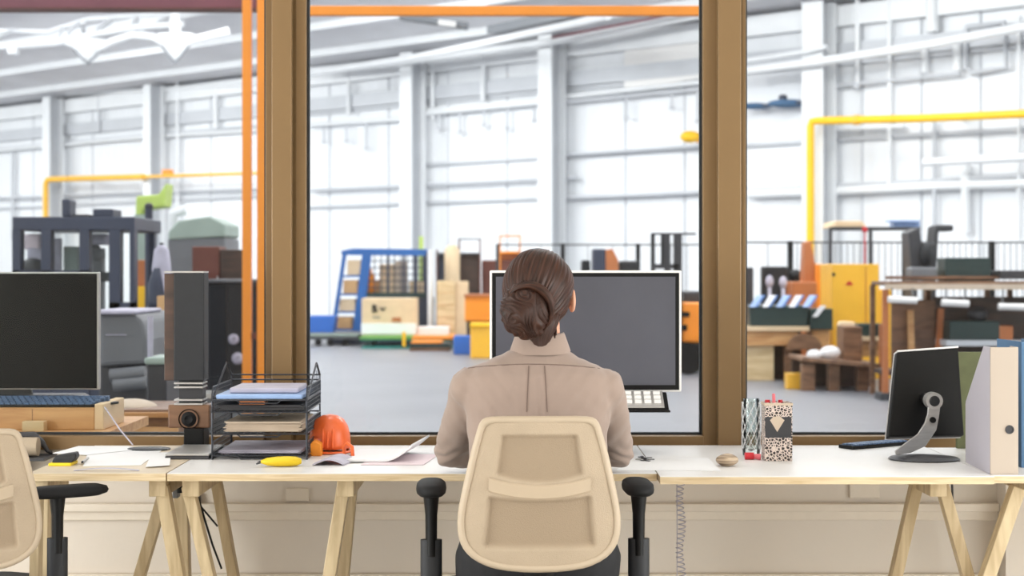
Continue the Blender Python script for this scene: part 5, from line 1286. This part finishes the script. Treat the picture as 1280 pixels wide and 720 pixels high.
tag(O('orange_bottle', MB().lathe([(.07, 0), (.08, .02), (.08, .3), (.03, .36), (.03, .42)], P(463, 366, CZ+.2), 14), 'orange', smooth=True), 'small orange canister at the left of the blue cage deck', 'canister')
r = T('big_carton', 'large pale carton with scribbled marks on the green pallet', 'carton', (PX(486, 30), 30.2, .2))
ptop = PZ(421, 29.3)
O('carton_body', MB().box(PX(452, 30), 30, ptop, PX(520, 30), 30.8, PZ(373, 30)), 'lightcard', r, bevel=.01)
O('wrap_band', MB().box(PX(451.5, 30), 29.98, ptop+.02, PX(520.5, 30), 30.0, PZ(404, 30)), 'paper', r, label='white wrap around the lower edge')
m = MB()   # the scribbled lettering
for st in (((466, 381), (466, 390)), ((466, 381), (471, 383)), ((471, 383), (467, 385)), ((467, 385), (472, 388)), ((472, 388), (466, 390)), ((475, 384), (478, 388)), ((478, 388), (482, 384))): m.bar(P(*st[0], 29.985), P(*st[1], 29.985), .022, .02, up=(0, 1, 0))
O('scribbled_mark', m, 'dark', r); O('stain', MB().rect(490, 397, 501, 402, 29.98, .02), 'rust', r); O('small_print', MB().rect(466, 396, 475, 397.5, 29.985, .015), 'machgrey', r)
r = T('pallet', 'green and yellow loaded pallet platform under the large carton', 'pallet', (PX(505, 29.3), 29.8, 0))
m = MB()
for y0, y1 in ((0, .035),): 
    for q_ in (0, .5, 1.0): m.box(PX(452, 29.3), 29.3+q_, 0, PX(565, 29.3), 29.42+q_, .04)
O('bottom_board', m, 'teal', r)
for x in (456, 505, 556): O('block', MB().box(PX(x, 29.3), 29.32, .04, PX(x+9, 29.3), 30.4, .13), 'dgreen', r)
O('deck', MB().box(PX(450, 29.3), 29.3, .13, PX(566, 29.3), 30.9, ptop-.04), 'teal', r); O('edge_strip', MB().box(PX(450, 29.3), 29.28, ptop-.04, PX(515, 29.3), 30.9, ptop), 'green', r); O('edge_strip', MB().box(PX(515, 29.3), 29.28, ptop-.04, PX(566, 29.3), 30.9, ptop), 'orange', r)
O('yellow_strap', MB().rect(503, 415, 507, 433, 29.25, .03), 'yellow', r)
r = T('flat_pallet', 'low wooden pallet with orange sheet in front of the plywood stack', 'pallet', (PX(535, 28.4), 28.6, 0))
O('boards', MB().box(PX(512, 28.4), 28.4, .06, PX(562, 28.4), 29.2, .12), 'dgreen', r); O('runner', MB().box(PX(512, 28.4), 28.42, 0, PX(562, 28.4), 28.5, .06).box(PX(512, 28.4), 29.1, 0, PX(562, 28.4), 29.18, .06), 'brownwood', r)
tag(O('orange_sheet', MB().box(PX(514, 28.5), 28.45, .12, PX(552, 28.5), 29.1, .15), 'orange', bevel=.004), 'flat orange sheet on the low pallet', 'sheet')
tag(O('flat_carton', MB().box(PX(521, 30), 30.1, ptop, PX(560, 30), 30.7, PZ(409, 30)), 'paper', bevel=.01), 'flat white carton right of the large scribbled carton', 'carton')
r = T('floor_trolley', 'dark low trolley with small wheels under the blue bin', 'trolley', (PX(420, 30.5), 30.8, 0))
O('deck', MB().box(PX(384, 30.5), 30.5, .10, PX(449, 30.5), 31.3, .22), 'machgrey', r, bevel=.02)
for x in (398, 413, 432): O('wheel', MB().tube([(PX(x, 30.5), 30.45, .06), (PX(x, 30.5), 30.52, .06)], .06, 14), 'rubber', r, smooth=True)
O('side_rail', MB().rect(384, 417, 449, 420, 30.45, .05), 'sage', r)
m = MB(); bz0 = .22
m.loft([[Vector((x, y, z)) for x, y in ((a, 30.6+g), (b, 30.6+g), (b, 31.2-g), (a, 31.2-g))] for a, b, z, g in ((PX(360, 30.6), PX(416, 30.6), bz0, 0), (PX(358, 30.6), PX(419, 30.6), PZ(395, 30.6), 0), (PX(361, 30.6), PX(416, 30.6), PZ(395, 30.6), .04), (PX(363, 30.6), PX(413, 30.6), bz0+.05, .06))])
tag(O('plastic_bin', m, 'bluemid', bevel=.01), 'bright blue open bin at the left of the middle window', 'bin')
# plywood stack
r = T('plywood_box', 'tall pale carton right of the blue cage', 'carton', (PX(565, 31.0), 31.3, 0))
r['label'] = 'tall pale plywood box standing right of the blue cage'; r['category'] = 'box'
O('box_body', MB().box(PX(546, 31.0), 31.0, .0, PX(569, 31.0), 31.4, PZ(351, 31.0)), 'plywood', r, bevel=.01); O('box_side', MB().box(PX(569, 31.0), 31.1, .0, PX(585, 31.0), 31.4, PZ(351.5, 31.0)), 'lightcard', r, bevel=.01, label='warmer side face')
for y in (366, 381, 396, 411): O('joint', MB().rect(546, y, 569, y+.6, 30.99, .02), 'cardboard', r)
r = T('orange_crate', 'orange crate left of the large monitor', 'crate', (PX(597, 27.5), 27.8, 0))
O('crate_body', MB().rect(581, 370, 640, 402, 27.5, .8), 'orange', r, bevel=.02); O('crate_foot', MB().box(PX(583, 27.5), 27.55, 0, PX(640, 27.5), 28.2, PZ(402, 27.5)), 'darkwood', r); O('crate_lip', MB().rect(580, 368, 641, 371, 27.47, .85), 'rust', r)
r = T('yellow_crate', 'amber crate standing lower, next to the shoulder of the woman', 'crate', (PX(605, 26), 26.3, 0))
O('crate_body', MB().box(PX(588, 26), 26, 0, PX(640, 26), 26.8, PZ(408, 26)), 'amber', r, bevel=.015); O('crate_lid', MB().rect(587, 405, 641, 409, 25.97, .86), 'yellow', r, bevel=.01)
tag(O('blue_tub', MB().box(PX(567, 27.2), 27.2, 0, PX(589, 27.2), 27.6, PZ(420, 27.2)), 'bluemid', bevel=.02), 'small blue tub on the floor left of the amber crate', 'tub')
r = T('storage_rack', 'dark brown storage rack behind the tall plywood box', 'rack', (PX(592, 33), 33.3, 0))
for x in (545, 573, 599): O('upright', MB().box(PX(x, 33), 33, 0, PX(x+2, 33), 33.1, PZ(298 if x > 560 else 312, 33)), 'redbrown', r)
O('back_load', MB().box(PX(575, 33), 33.1, PZ(395, 33), PX(599, 33), 33.6, PZ(318, 33)), 'darkwood', r, bevel=.02); O('load', MB().box(PX(547, 33), 33.1, PZ(395, 33), PX(572, 33), 33.6, PZ(318, 33)), 'navy', r, bevel=.02)
O('cross_beam', MB().rect(545, 316, 601, 318, 32.98, .1).rect(545, 376, 601, 379, 32.98, .1).rect(573, 298, 601, 299.5, 32.98, .1), 'machdark', r)
tag(O('pale_roll', MB().lathe([(.13, 0), (.14, .03), (.14, .85), (.06, .95)], (PX(565, 32.5), 32.6, PZ(370, 32.5)-.02), 16), 'lightcard', smooth=True), 'pale upright roll standing in front of the dark rack', 'roll')
r = T('orange_rack', 'orange rack with rusty load behind the head of the woman', 'rack', (PX(628, 33.5), 33.8, 0))
for x in (624, 649): O('upright', MB().box(PX(x, 33.5), 33.5, 0, PX(x+2, 33.5), 33.6, PZ(294, 33.5)), 'orange', r)
O('cross_beam', MB().rect(624, 294, 651, 296, 33.48, .1).rect(624, 314, 651, 317, 33.48, .1), 'orange', r)
O('load', MB().box(PX(602, 33.5), 33.6, 0, PX(655, 33.5), 34.2, PZ(325, 33.5)), 'redbrown', r, bevel=.03); O('load_top', MB().box(PX(620, 33.5), 33.6, PZ(325, 33.5), PX(652, 33.5), 34.1, PZ(314, 33.5)), 'rust', r, bevel=.05)
tag(O('marker_pole', MB().box(PX(523, 33), 33.2, 0, PX(528, 33), 33.3, PZ(295, 33)), 'lime'), 'thin lime green marker pole over the blue cage', 'pole')
tag(O('white_tube_post', MB().tube([(PX(538, 31.2), 31.2, 0), (PX(538, 31.2), 31.2, PZ(312, 31.2))], .05, 10), 'whitem', smooth=True), 'white round post at the right corner of the blue cage', 'post')
tag(O('upright_board', MB().box(PX(556, 33.9), 34, 0, PX(566, 33.9), 34.2, PZ(310, 33.9)), 'sky', bevel=.02), 'pale blue upright board behind the tall plywood box', 'board')
# things above the monitor
FZ_ = 30.0
r = T('dark_case', 'tilted dark case with orange side above the large monitor', 'case', (PX(752, 28), 28.2, 0))
O('case_body', MB().rect(741, 311, 757, 339, 28, .5), 'navy', r, bevel=.02); O('orange_flank', MB().prism([P(757, 312, 28.02), P(766, 311, 28.02), P(773, 325, 28.02), P(773, 339, 28.02), P(757, 339, 28.02)], (0, .5, 0)), 'rust', r, bevel=.01)
O('stand', MB().box(PX(741, 28), 28, 0, PX(773, 28), 28.5, PZ(339, 28)), 'machgrey', r)
tag(O('dark_cabinet', MB().box(PX(774, 28.5), 28.5, 0, PX(799, 28.5), 28.9, PZ(326, 28.5)), 'dark', bevel=.04), 'dark low cabinet right of the tilted dark case', 'cabinet')
tag(O('dark_cabinet', MB().box(PX(727, 28.5), 28.5, 0, PX(738, 28.5), 28.9, PZ(325, 28.5)), 'dark', bevel=.03), 'small dark cabinet left of the tilted dark case', 'cabinet')
r = T('forklift', 'orange forklift with black mast right of the large monitor', 'forklift', (PX(862, 22), 22.5, 0))
LZ = 22.0
O('mast', MB().bar(P(847, 292, LZ), (PX(847, LZ), LZ, .05), .10).bar(P(834, 293, LZ), (PX(834, LZ), LZ, .05), .07).rect(815, 291, 870, 293.5, LZ, .1), 'machdark', r)
O('side_mast', MB().bar(P(816, 292, LZ), (PX(816, LZ), LZ, .05), .05).bar(P(828, 293, LZ), P(828, 335, LZ), .04), 'dark', r)
O('chassis', MB().prism([P(852, 378, LZ), P(878, 378, LZ), P(900, 392, LZ), P(898, 430, LZ), P(852, 428, LZ)], (0, 1.1, 0)), 'orange', r, bevel=.03)
O('seat_block', MB().rect(854, 364, 880, 379, LZ+.3, .5), 'machdark', r, bevel=.03)
O('vent', MB().rect(853, 390, 862, 396, LZ-.02, .03).rect(853, 406, 859, 413, LZ-.02, .03), 'black', r)
O('lower_body', MB().box(PX(850, LZ), LZ+.05, .12, PX(900, LZ), LZ+1.0, PZ(428, LZ)), 'machdark', r)
for x in (860, 892): O('wheel', MB().tube([(PX(x, LZ), LZ-.05, .19), (PX(x, LZ), LZ+.15, .19)], .19, 20), 'rubber', r, smooth=True)
O('carriage', MB().rect(815, 330, 848, 336, LZ-.05, .06), 'machdark', r)
# fence
def fence(label, x0, x1, Z, sp, ytop=303, post_every=None, r_=.012):
    r = T('fence_panel', label, 'fence', (PX((x0+x1)/2, Z), Z, 0), 'dark mesh fence across the hall')
    zt = PZ(ytop, Z); m = MB(); n = max(1, int((x1-x0)/sp))
    for i in range(n + 1):
        X = PX(x0 + (x1-x0)*i/n, Z); m.bar((X, Z, .1), (X, Z, zt), r_)
    O('bars', m, 'machgrey', r); O('top_rail', MB().bar((PX(x0, Z), Z, zt), (PX(x1, Z), Z, zt), .025), 'machdark', r)
    O('bottom_rail', MB().bar((PX(x0, Z), Z, .1), (PX(x1, Z), Z, .1), .03), 'machdark', r)
    for x in (x0, x1): O('post', MB().box(PX(x, Z)-.03, Z-.03, 0, PX(x, Z)+.03, Z+.03, zt+.02), 'machdark', r)
fence('fence panel between the head of the woman and the tilted case', 704, 797, 30.0, 31, 306)
fence('fence panel above the left part of the large monitor', 622, 703, 30.0, 27, 306)
fence('fence panel at the forklift mast', 798, 900, 30.0, 20, 306)
fence('fence panel farthest left in the right window', 905, 987, 26.0, 26, 303)
fence('fence panel behind the yellow cabinet', 988.5, 1130, 26.0, 7.5, 303)
fence('fence panel behind the black machine', 1131, 1238, 26.0, 7.5, 303)
fence('fence panel at the right edge of the picture', 1240, 1340, 26.0, 7.5, 303)
O_ = tag(O('thick_fence_post', MB().box(PX(985, 25.9), 25.85, 0, PX(990, 25.9), 25.93, PZ(302, 25.9)), 'black'), 'thick black post left of the yellow gas pipe', 'post')
tag(O('thick_fence_post', MB().box(PX(1237, 25.9), 25.85, 0, PX(1243, 25.9), 25.93, PZ(302, 25.9)), 'black'), 'thick black post right of the dark green crate', 'post')
# ------------------------------------------------- right window
YZ = 21.0
r = T('yellow_cabinet', 'big yellow machine cabinet with red mark behind the tables', 'cabinet', (PX(1068, YZ), YZ+.4, 0))
O('body', MB().box(PX(1040, YZ), YZ, 0, PX(1099, YZ), YZ+.8, PZ(330, YZ)), 'amber', r, bevel=.01); O('side_wing', MB().box(PX(1099.3, YZ), YZ+.05, 0, PX(1116, YZ), YZ+.8, PZ(362, YZ)), 'amber', r, bevel=.01)
O('door_seam', MB().rect(1082, 334, 1082.8, 420, YZ-.01, .02), 'rust', r); O('red_mark', MB().prism([P(1056, 356, YZ-.005), P(1062, 351, YZ-.005), P(1067, 356, YZ-.005)], (0, -.005, 0)), 'red', r); O('lock', MB().rect(1040.5, 341, 1044, 345, YZ-.02, .03), 'dark', r)
r = T('orange_machine', 'worn orange machine column left of the yellow cabinet', 'machine', (PX(1028, 22.5), 22.7, 0))
O('column', MB().box(PX(1020, 22.5), 22.5, 0, PX(1040, 22.5), 23.1, PZ(330, 22.5)), 'orange', r, bevel=.02); O('arm', MB().prism([P(1006, 303, 22.6), P(1014, 300, 22.6), P(1022, 345, 22.6), P(1016, 365, 22.6), P(1004, 352, 22.6)], (0, .3, 0)), 'rust', r, bevel=.02)
O('foot', MB().box(PX(990, 22.5), 22.5, 0, PX(1022, 22.5), 23.0, PZ(352, 22.5)), 'rust', r, bevel=.02)
LZ = 24.0
r = T('lift_truck', 'thin black-framed overhead guard with beige roof behind the yellow cabinet', 'lift truck', (PX(1090, LZ), LZ, 0))
O('guard_frame', MB().bar(P(1037, 286, LZ), P(1150, 286, LZ), .05).bar(P(1038, 286, LZ), (PX(1038, LZ), LZ, .0), .04).bar(P(1088, 286, LZ), (PX(1088, LZ), LZ, .0), .045), 'machdark', r)
O('roof', MB().loft([[Vector((x, y, z)) for x, y in ((a, LZ), (b, LZ), (b, LZ+.8), (a, LZ+.8))] for a, b, z in ((PX(1040, LZ), PX(1084, LZ), PZ(284.5, LZ)), (PX(1044, LZ), PX(1078, LZ), PZ(276, LZ)))]), 'lightcard', r, bevel=.02)
O('warning_light', MB().bar(P(1081, 285, LZ-.05), P(1081, 330, LZ-.05), .02).ell(P(1081, 287, LZ-.05), .04, .04, .04), 'red', r)
O('beam_cover', MB().rect(1112, 275, 1150, 277.5, LZ, .3).rect(1118, 278, 1150, 285, LZ+.1, .3), 'sky', r)
r = T('black_machine', 'black upright machine with side arm above the brown workbench', 'machine', (PX(1153, 19.5), 19.7, 0))
O('body', MB().prism([P(1136, 290, 19.5), P(1150, 284, 19.5), P(1152, 302, 19.5), P(1168, 304, 19.5), P(1170, 282, 19.5), P(1174, 282, 19.5), P(1171, 339, 19.5), P(1139, 339, 19.5)], (0, .4, 0)), 'machdark', r, bevel=.02)
O('side_arm', MB().rect(1170, 281, 1192, 289, 19.5, .3), 'machdark', r, bevel=.02); O('drum', MB().ell(P(1158, 318, 19.45), .07, .08, .13, 16, 10), 'dark', r, smooth=True); O('legs', MB().box(PX(1140, 19.5), 19.5, 0, PX(1146, 19.5), 19.9, PZ(338, 19.5)).box(PX(1164, 19.5), 19.5, 0, PX(1170, 19.5), 19.9, PZ(338, 19.5)), 'machdark', r)
# brown workbench rack
RZ_ = 17.6
r = T('workbench_rack', 'long brown workbench rack filling the right window bottom', 'workbench', (PX(1200, RZ_), RZ_+.5, 0))
O('top_shelf', MB().box(PX(1112, RZ_), RZ_, PZ(357, RZ_), PX(1420, RZ_), RZ_+.9, PZ(352, RZ_)), 'brownwood', r, bevel=.005); O('front_rail', MB().box(PX(1106, RZ_), RZ_-.03, PZ(362, RZ_), PX(1420, RZ_), RZ_, PZ(355, RZ_)), 'paperwarm', r)
O('front_rail', MB().rect(1108, 345, 1420, 349, RZ_+.4, .05), 'brownwood', r)
for x in (1104, 1300): O('post', MB().box(PX(x, RZ_), RZ_, 0.05, PX(x+7, RZ_), RZ_+.06, PZ(362, RZ_)), 'rust', r)
for x in (1110, 1182, 1260, 1290): O('post', MB().box(PX(x, RZ_), RZ_+.84, 0, PX(x+6, RZ_), RZ_+.9, PZ(357, RZ_)), 'brownwood', r)
O('foot_plate', MB().box(PX(1098, RZ_), RZ_-.1, 0, PX(1116, RZ_), RZ_+.2, .07), 'machdark', r, bevel=.01)
O('back_board', MB().box(PX(1128, RZ_), RZ_+.5, .15, PX(1184, RZ_), RZ_+.54, PZ(376, RZ_)), 'brownwood', r)
O('side_board', MB().box(PX(1184, RZ_), RZ_+.6, .15, PX(1400, RZ_), RZ_+.64, PZ(372, RZ_)), 'darkwood', r)
O('mid_shelf', MB().box(PX(1186, RZ_), RZ_+.1, PZ(433, RZ_), PX(1400, RZ_), RZ_+.6, PZ(426, RZ_)), 'greym', r)
O('lower_shelf', MB().box(PX(1108, RZ_), RZ_+.1, PZ(470, RZ_), PX(1400, RZ_), RZ_+.6, PZ(464, RZ_)), 'darkwood', r)
for x, y, w, lb in ((1110, 375, 36, 'leftmost white tube lamp under the brown workbench top'), (1177, 379, 34, 'middle white tube lamp under the brown workbench top'), (1248, 384, 60, 'rightmost white tube lamp under the brown workbench top')):
    q_ = T('tube_lamp', lb, 'lamp', tuple(P(x, y, RZ_-.15)), 'white tube lamps under the workbench')
    O('tube', MB().tube([P(x, y-.8, RZ_-.15), P(x+w, y+.8, RZ_-.15)], .034, 14), 'white', q_, smooth=True)
    O('hanger', MB().bar(P(x+5, y, RZ_-.15), P(x+5, 358, RZ_-.0), .015).bar(P(x+w-5, y, RZ_-.15), P(x+w-5, 358, RZ_-.0), .015), 'machdark', q_)
tag(O('green_crate', MB().box(PX(1186, RZ_+.3), RZ_+.45, PZ(352, RZ_), PX(1244, RZ_+.3), RZ_+.8, PZ(322, RZ_+.3)), 'dgreen', bevel=.01), 'dark green crate standing on the brown workbench top', 'crate')
tag(O('dark_crate', MB().box(PX(1192, RZ_), RZ_+.15, PZ(426, RZ_), PX(1255, RZ_), RZ_+.5, PZ(402, RZ_)), 'dgreen', bevel=.01), 'dark green crate on the middle shelf of the brown workbench', 'crate')
tag(O('grey_motor', MB().ell(P(1222, 393, RZ_+.3), .10, .12, .08, 16, 10), 'machdark', smooth='all'), 'dark round motor on the crate of the middle workbench shelf', 'motor')
tag(O('amber_box', MB().box(PX(1254, RZ_), RZ_+.15, PZ(426, RZ_), PX(1272, RZ_), RZ_+.4, PZ(408, RZ_)), 'rust', bevel=.01), 'rusty orange box right on the middle workbench shelf', 'box')
tag(O('timber_plank', MB().bar(P(1140, 460, RZ_+.35), P(1138, 388, RZ_+.45), .06, .04), 'oak'), 'honey-coloured plank leaning in the brown workbench', 'plank')
tag(O('timber_plank', MB().bar(P(1172, 462, RZ_+.35), P(1176, 386, RZ_+.45), .06, .04), 'rust'), 'red-brown plank leaning right in the brown workbench', 'plank')
tag(O('storage_carton', MB().box(PX(1262, RZ_), RZ_+.3, PZ(349, RZ_), PX(1300, RZ_), RZ_+.7, PZ(338, RZ_)), 'machdark', bevel=.01), 'dark tray on the workbench top at the picture edge', 'tray')
tag(O('metal_part', MB().rect(1140, 334, 1172, 351, RZ_+.5, .3), 'machgrey', bevel=.02), 'grey metal block on the workbench below the black machine', 'block')
# left table with bin of slanted panels
Z1 = 20.6
r = T('work_table', 'pale wooden table carrying the dark bin of slanted white panels', 'table', (PX(975, Z1), Z1+.3, 0))
O('table_top', MB().box(PX(905, Z1), Z1, PZ(414, Z1), PX(1012, Z1), Z1+.8, PZ(408, Z1)), 'lightcard', r, bevel=.005)
O('apron', MB().box(PX(905, Z1), Z1+.04, PZ(432, Z1), PX(998, Z1), Z1+.08, PZ(414, Z1)), 'oak', r)
O('side_cabinet', MB().box(PX(905, Z1), Z1+.1, 0, PX(969, Z1), Z1+.7, PZ(432, Z1)), 'plywood', r, bevel=.005)
O('leg', MB().box(PX(982, Z1), Z1+.1, 0, PX(992, Z1), Z1+.18, PZ(414, Z1)), 'brownwood', r)
O('back_panel', MB().box(PX(969, Z1), Z1+.6, 0, PX(1012, Z1), Z1+.64, PZ(414, Z1)), 'darkwood', r)
(O('curved_brace', MB().prism([P(984, 437, Z1-.15)] + [P(984+ (22*(1-math.cos(a))), 437-20*math.sin(a), Z1-.15) for a in [math.pi*q_/10 for q_ in range(0, 11)]], (0, .1, 0)), 'brownwood', r))
bp0, bp1 = PX(937, Z1), PX(1030, Z1)
r = T('parts_bin', 'dark green parts bin holding a row of slanted blue-white panels', 'bin', ((bp0+bp1)/2, Z1+.3, PZ(408, Z1)))
O('bin_body', MB().loft([[Vector((x, y, z)) for x, y in ((a, Z1+.05), (b, Z1+.05), (b, Z1+.6), (a, Z1+.6))] for a, b, z in ((bp0+.02, PX(1010, Z1), PZ(408, Z1)), (bp0, PX(1012, Z1), PZ(382, Z1)))]), 'dgreen', r, bevel=.01)
for i, x in enumerate((937, 953, 970, 986, 1003)):
    t = T('slanted_panel', ['leftmost', 'second from left', 'middle', 'second from right', 'rightmost'][i] + ' of the slanted blue-white panels in the dark green bin', 'panel', tuple(P(x+8, 384, Z1)), 'slanted panels in the dark green bin')
    O('panel_face', MB().prism([P(x, 384, Z1+.02), P(x+7, 384, Z1+.02), P(x+17, 369, Z1+.10), P(x+9, 369, Z1+.10)], (0, .03, 0)), 'paper' if i % 2 else 'sky', t, bevel=.003)
    O('panel_edge', MB().prism([P(x+7, 384, Z1+.02), P(x+10, 384, Z1+.02), P(x+20, 369, Z1+.10), P(x+17, 369, Z1+.10)], (0, .03, 0)), 'blue', t)
r = T('side_bin', 'separate dark bin with one white slanted panel right of the row', 'bin', (PX(1028, Z1), Z1+.2, 0))
O('bin_body', MB().box(PX(1013, Z1), Z1+.0, PZ(412, Z1), PX(1041, Z1), Z1+.5, PZ(386, Z1)), 'dgreen', r, bevel=.01); O('white_panel', MB().prism([P(1016, 396, Z1-.03), P(1022, 396, Z1-.03), P(1033, 382, Z1-.03), P(1026, 382, Z1-.03)], (0, .03, 0)), 'paper', r); O('pedestal', MB().box(PX(1016, Z1), Z1+.05, 0, PX(1038, Z1), Z1+.45, PZ(412, Z1)), 'oak', r)
tag(O('screen_panel', MB().box(PX(953, 23.2), 23.2, 0, PX(985, 23.2), 23.4, PZ(333, 23.2)), 'dark', bevel=.02), 'dark upright panel behind the slanted blue-white panels', 'panel')
tag(O('screen_panel', MB().box(PX(918, 23.2), 23.2, 0, PX(942, 23.2), 23.4, PZ(334, 23.2)), 'machdark', bevel=.02), 'dark upright panel beside the right window post', 'panel')
tag(O('rounded_machine', MB().ell((PX(994, 23.3), 23.3, PZ(345, 23.3)), .09, .1, .09).box(PX(987, 23.3), 23.25, 0, PX(1001, 23.3), 23.35, PZ(345, 23.3)), 'dark', smooth=True), 'dark rounded machine head by the thick black post', 'machine')
for x, y, lb in ((962, 352, 'white crumpled bag left, above the slanted panels'), (979, 353, 'white crumpled bag right, above the slanted panels')):
    b = MB().ell(P(x, y, 22.5), .05, .05, .08, 14, 10); tag(O('bag', b.box(PX(x-2, 22.5), 22.48, 0, PX(x+2, 22.5), 22.52, PZ(y, 22.5)), 'papergrey', smooth='all'), lb, 'bag', 'white bags behind the parts bin')
# second timber table
Z2 = 18.9
r = T('timber_table', 'dark brown heavy timber table in front of the yellow cabinet', 'table', (PX(1060, Z2), Z2+.4, 0))
O('table_top', MB().prism([P(1002, 452, Z2), P(1100, 460, Z2-.3), P(1100, 455, Z2-.3), P(1002, 447, Z2)], (0, .9, 0)), 'brownwood', r, bevel=.005)
for x, w in ((1003, 16), (1036, 14), (1072, 14)): O('leg', MB().box(PX(x, Z2), Z2+.0, 0, PX(x+w, Z2), Z2+.16, PZ(455, Z2)), 'brownwood', r, bevel=.005)
O('back_panel', MB().box(PX(1003, Z2), Z2+.7, 0, PX(1106, Z2), Z2+.74, PZ(456, Z2)), 'darkwood', r)
O('side_post', MB().box(PX(1096, Z2), Z2-.2, 0, PX(1102, Z2), Z2-.1, PZ(405, Z2)), 'rust', r)
tag(O('cloth_bundle', MB().ell(P(1018, 444, Z2+.2), .085, .1, .06, 18, 10).ell(P(1038, 441, Z2+.2), .11, .1, .075, 18, 10), 'paper', smooth='all'), 'white and blue cloth bundle on the timber table', 'bundle')
tag(O('timber_crate', MB().rect(1054, 408, 1078, 451, Z2+.15, .4), 'brownwood', bevel=.01), 'upright brown crate on the timber table', 'crate')
tag(O('paper_bag', MB().rect(1050, 402, 1070, 420, Z2+.6, .2), 'lightcard', bevel=.03), 'beige paper bag behind the upright brown crate', 'bag')
r = T('upper_table', 'wooden side table with dark green tray below the yellow cabinet', 'table', (PX(1090, 19.9), 20.1, 0))
O('table_top', MB().rect(1066, 421, 1110, 426, 19.9, .6), 'lightcard', r); O('leg', MB().box(PX(1068, 19.9), 19.95, 0, PX(1074, 19.9), 20.05, PZ(425, 19.9)).box(PX(1102, 19.9), 19.95, 0, PX(1108, 19.9), 20.05, PZ(425, 19.9)), 'oak', r); O('apron', MB().rect(1066, 426, 1110, 446, 19.96, .03), 'oak', r)
tag(O('green_tray', MB().rect(1071, 405, 1106, 421, 20.0, .4), 'dgreen', bevel=.01), 'dark green tray on the wooden side table', 'tray')
tag(O('plank', MB().box(PX(984, 19.2), 19.2, 0, PX(1003, 19.2), 19.4, PZ(467, 19.2)), 'amber', bevel=.005), 'small amber block on the floor between the two tables', 'block')
# ============================================================= LIGHT AND CAMERA
def area(name, loc, rot, sx, sy, power, col=(1, 1, 1)):
    l = bpy.data.lights.new(name, 'AREA'); l.shape = 'RECTANGLE'; l.size = sx; l.size_y = sy; l.energy = power; l.color = col
    o = bpy.data.objects.new(name, l); C.objects.link(o); o.location = loc; o.rotation_euler = rot; return o
# office ceiling panels
for i, (x, y) in enumerate(((-1.6, 3.0), (0.2, 3.0), (1.9, 3.0), (-1.6, .6), (0.2, .6), (1.9, .6), (-1.6, -1.8), (0.2, -1.8), (1.9, -1.8))):
    t = T('ceiling_light', None, 'light', (x, y, 3.57), 'office ceiling light panels'); t['label'] = 'square white ceiling light panel in the office'
    O('panel_frame', MB().box(x-.31, y-.31, 3.575, x+.31, y+.31, 3.60), 'white', t)
    area('office_light', (x, y, 3.565), (0, 0, 0), .58, .58, OFFICE, (1, .97, .93))
for s_ in (-1, 1):
    area('side_fill', (s_*3.16, 2.5, 1.16), (0, math.radians(90)*s_, 0), 2.0, 3.5, SIDE, (1, .985, .965))  # added fill light just outside each side window
# hall lights under the roof
hl = 0
for s_ in (-22, -11, 0, 11, 22):
    for t_ in (6, 15, 24):
        p = Vector((0, Z0, 0)) + WD*s_ + WN*t_; z = HT + .18*0 + math.tan(math.radians(9))*t_ - .4
        if p.y < 9: continue
        area('hall_light', (p.x, p.y, z), (0, 0, 0), 4, 2.5, HALL, (1, .99, .98))
for s_ in (-20, -10, 0, 10, 20):          # added fill lights without fixtures, brightening the roof near the eave
    p = Vector((0, Z0, 0)) + WD*s_ + WN*15; p.z = HT + .9
    if p.y > 9:
        d = (-WN*1.0 + Vector((0, 0, .75))).normalized(); area('roof_fill', tuple(p), d.to_track_quat('-Z', 'Y').to_euler(), 3, 1, UP, (1, 1, 1))
w = bpy.data.worlds.new('sky'); bpy.context.scene.world = w; w.use_nodes = True
w.node_tree.nodes['Background'].inputs[0].default_value = (.93, .96, 1, 1); w.node_tree.nodes['Background'].inputs[1].default_value = WORLD
cam = bpy.data.cameras.new('camera'); co = bpy.data.objects.new('camera', cam); C.objects.link(co)
co.location = (0, 0, CAMH); co.rotation_euler = (math.radians(90), 0, 0)
cam.sensor_width = 36; cam.lens = F/1280*36; cam.shift_y = (HZ - 360)/1280; cam.clip_end = 300
cam.dof.use_dof = True; cam.dof.focus_distance = 4.6; cam.dof.aperture_fstop = 5.0
bpy.context.scene.camera = co
v = bpy.context.scene.view_settings; v.view_transform = 'Standard'; v.look = 'None'; v.gamma = 1; v.use_curve_mapping = False; v.exposure = EXPO
